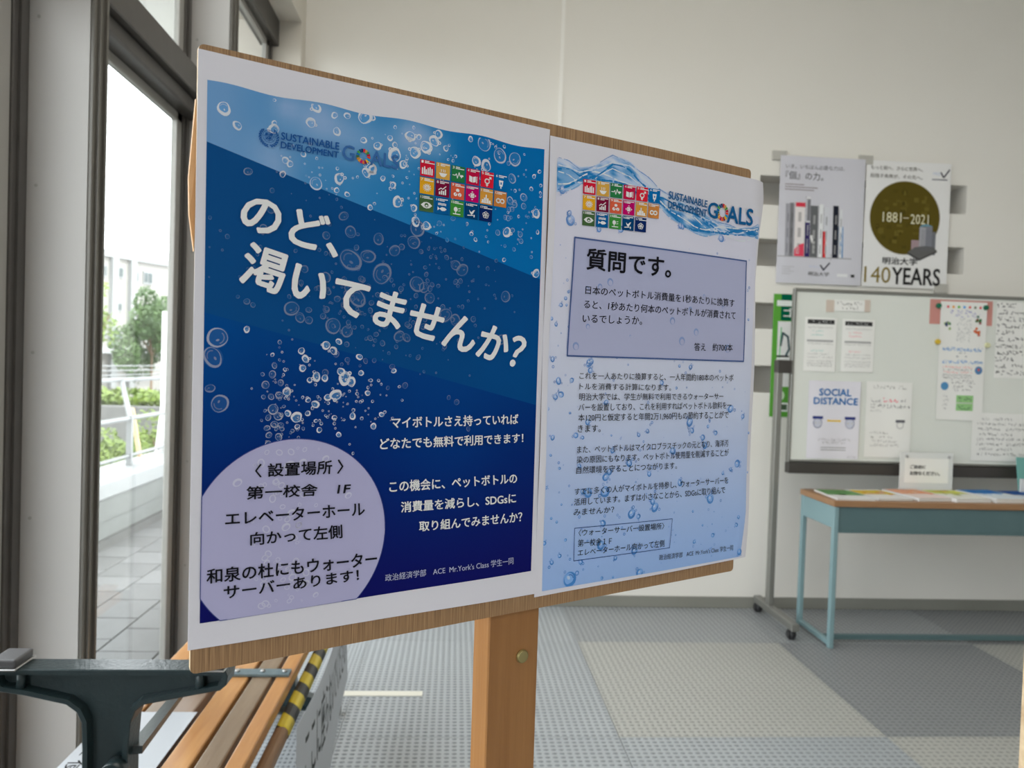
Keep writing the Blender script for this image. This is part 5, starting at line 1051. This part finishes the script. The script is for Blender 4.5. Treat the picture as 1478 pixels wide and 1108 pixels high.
def booklet(x0, y0, rz, wd, dp, th, cov, band, spine, label, pages=(.72, .70, .66), tilt=0):
    mt4 = Matrix.Translation((x0, y0, TZ + .0005)) @ Matrix.Rotation(rz, 4, 'Z')
    r = empty('booklet', mat=mt4, label=label, cat='booklet', group='booklets on the long table')
    MB().box(.001, wd - .001, .001, dp - .001, 0, th - .0015).build('pages', mat('booklet_pages', pages, .7), r, matrix=mt4)
    o, P = sheet('cover', mt4 @ Vector((0, 0, th)), mt4.to_3x3() @ Vector((1, 0, 0)), mt4.to_3x3() @ Vector((0, 1, 0)), (0, 0, 1), wd, dp, bend=lambda u, v: 0, nx=2, nz=2, th=.001, mt='paper2', lay=.0004, parent=r)
    I = Ink(); I.rect(0, wd, 0, dp, alb(cov), 1); I.rect(0, wd, dp * band[1], dp * band[2], alb(band[0]), 2)
    RQ = random.Random(int(x0 * 100))
    for k in range(14): x = RQ.uniform(.1, .8) * wd; y = RQ.uniform(.35, .9) * dp; I.rect(x, x + RQ.uniform(.01, .04), y, y + RQ.uniform(.01, .03), alb(RQ.choice(spine)), 3)
    I.build('print', P, o)
    MB().box(-.001, .002, 0, dp, 0, th).build('spine', mat('booklet_spine', (.74, .74, .73), .6), r, matrix=mt4)
G_ = [((200, 200, 198), ((92, 132, 84), .40, .98), [(92, 140, 84), (120, 160, 100)]), ((205, 203, 200), ((196, 172, 70), .45, .9), [(220, 190, 60), (196, 110, 70), (200, 150, 150)]), ((206, 190, 184), ((206, 150, 120), .45, .95), [(226, 130, 80), (200, 120, 90), (230, 190, 160)]),
      ((206, 206, 198), ((186, 188, 96), .55, .95), [(150, 160, 50), (220, 210, 90), (170, 120, 60)]), ((196, 204, 216), ((60, 116, 172), .55, .99), [(30, 90, 170), (60, 140, 200)]), ((190, 196, 204), ((50, 84, 142), .5, .99), [(20, 60, 130), (60, 110, 170)])]
BL_ = ['white booklet with a green cover panel, leftmost on the long table', 'booklet with a yellow cover, second from left on the long table', 'pale booklet with an orange cover picture, below the clear sign stand', 'booklet with a yellow-green cover, just right of the clear sign stand', 'booklet with a light blue spine and blue cover, fifth from left on the long table', 'dark blue booklet, rightmost in view on the long table']
xb = [1.866, 2.075, 2.285, 2.47, 2.68, 2.885]
for k, (cv, bd, sp_) in enumerate(G_): booklet(xb[k], 3.645 + .006 * (k % 3), (-.05, .10, .12, .08, .10, .06)[k], .188, .28, (.008, .010, .016, .018, .022, .02)[k], cv, bd, sp_, BL_[k])
# clear sign stand
sa = atY(1297, 706, 3.965); sbb = atY(1376, 654, 3.965)
ss = empty('sign_stand', ((sa.x + sbb.x) / 2, 3.965, TZ), 'clear acrylic sign stand with two lines of black Japanese text on the long table', 'sign')
MB().box(sa.x, sbb.x, 3.962, 3.966, TZ, sbb.z, bev=.001).build('acrylic_panel', M['acrylic'], ss)
MB().box(sa.x, sbb.x, 3.95, 3.996, TZ + .0003, TZ + .004).build('acrylic_foot', M['acrylic'], ss)
o, P = sheet('insert', (sa.x + .025, 3.9605, TZ + .05), EXW, EZW, NW_, sbb.x - sa.x - .05, sbb.z - TZ - .08, nx=2, nz=2, mt='paper2', lay=.0004, parent=ss)
I = Ink(); I.text('ご自由に', (.03, .075, .115, .075, .03, .095, .115, .095), K, .02, 3, 2); I.text('お持ちください。', (.03, .04, .195, .04, .03, .062, .195, .062), K, .02, 3, 2); I.build('print', P, o)
for x in (sa.x + .035, sbb.x - .025): MB().cyl((x, 3.962, sbb.z - .022), (x, 3.955, sbb.z - .022), .007, 14).build('fixing_stud', M['bolt'], ss)
# leaflet holder just entering the frame on the right
lc = atY(1475.5, 700, 3.90)
lh = empty('leaflet_holder', (lc.x + .1, 3.9, TZ), 'teal leaflet standing at the right edge of the long table', 'leaflet')
MB().prism([(lc.x, 3.92, TZ + .001), (lc.x + .2, 3.92, TZ + .001), (lc.x + .2, 3.95, TZ + .20), (lc.x, 3.95, TZ + .20)], (0, .006, 0)).build('leaflet', M['green_card'], lh)
MB().box(lc.x - .003, lc.x + .203, 3.905, 3.917, TZ, TZ + .09).box(lc.x - .003, lc.x + .203, 3.905, 3.975, TZ, TZ + .003).build('holder', M['acrylic'], lh)
# second wooden stand at the right edge of the frame
ra_ = atY(1474.5, 1020, 1.245)
o = empty('display_stand', (ra_.x + .03, 1.2, 0), 'pale wooden edge of another display stand at the far right of the picture', 'stand')
MB().box(ra_.x - .001, ra_.x + .0035, 1.2, 1.245, 0, 1.05, bev=.0008).build('upright', M['ply_edge'], o)
MB().box(ra_.x + .0036, ra_.x + .50, 1.203, 1.24, .05, 1.04).build('panel', M['paper'], o)
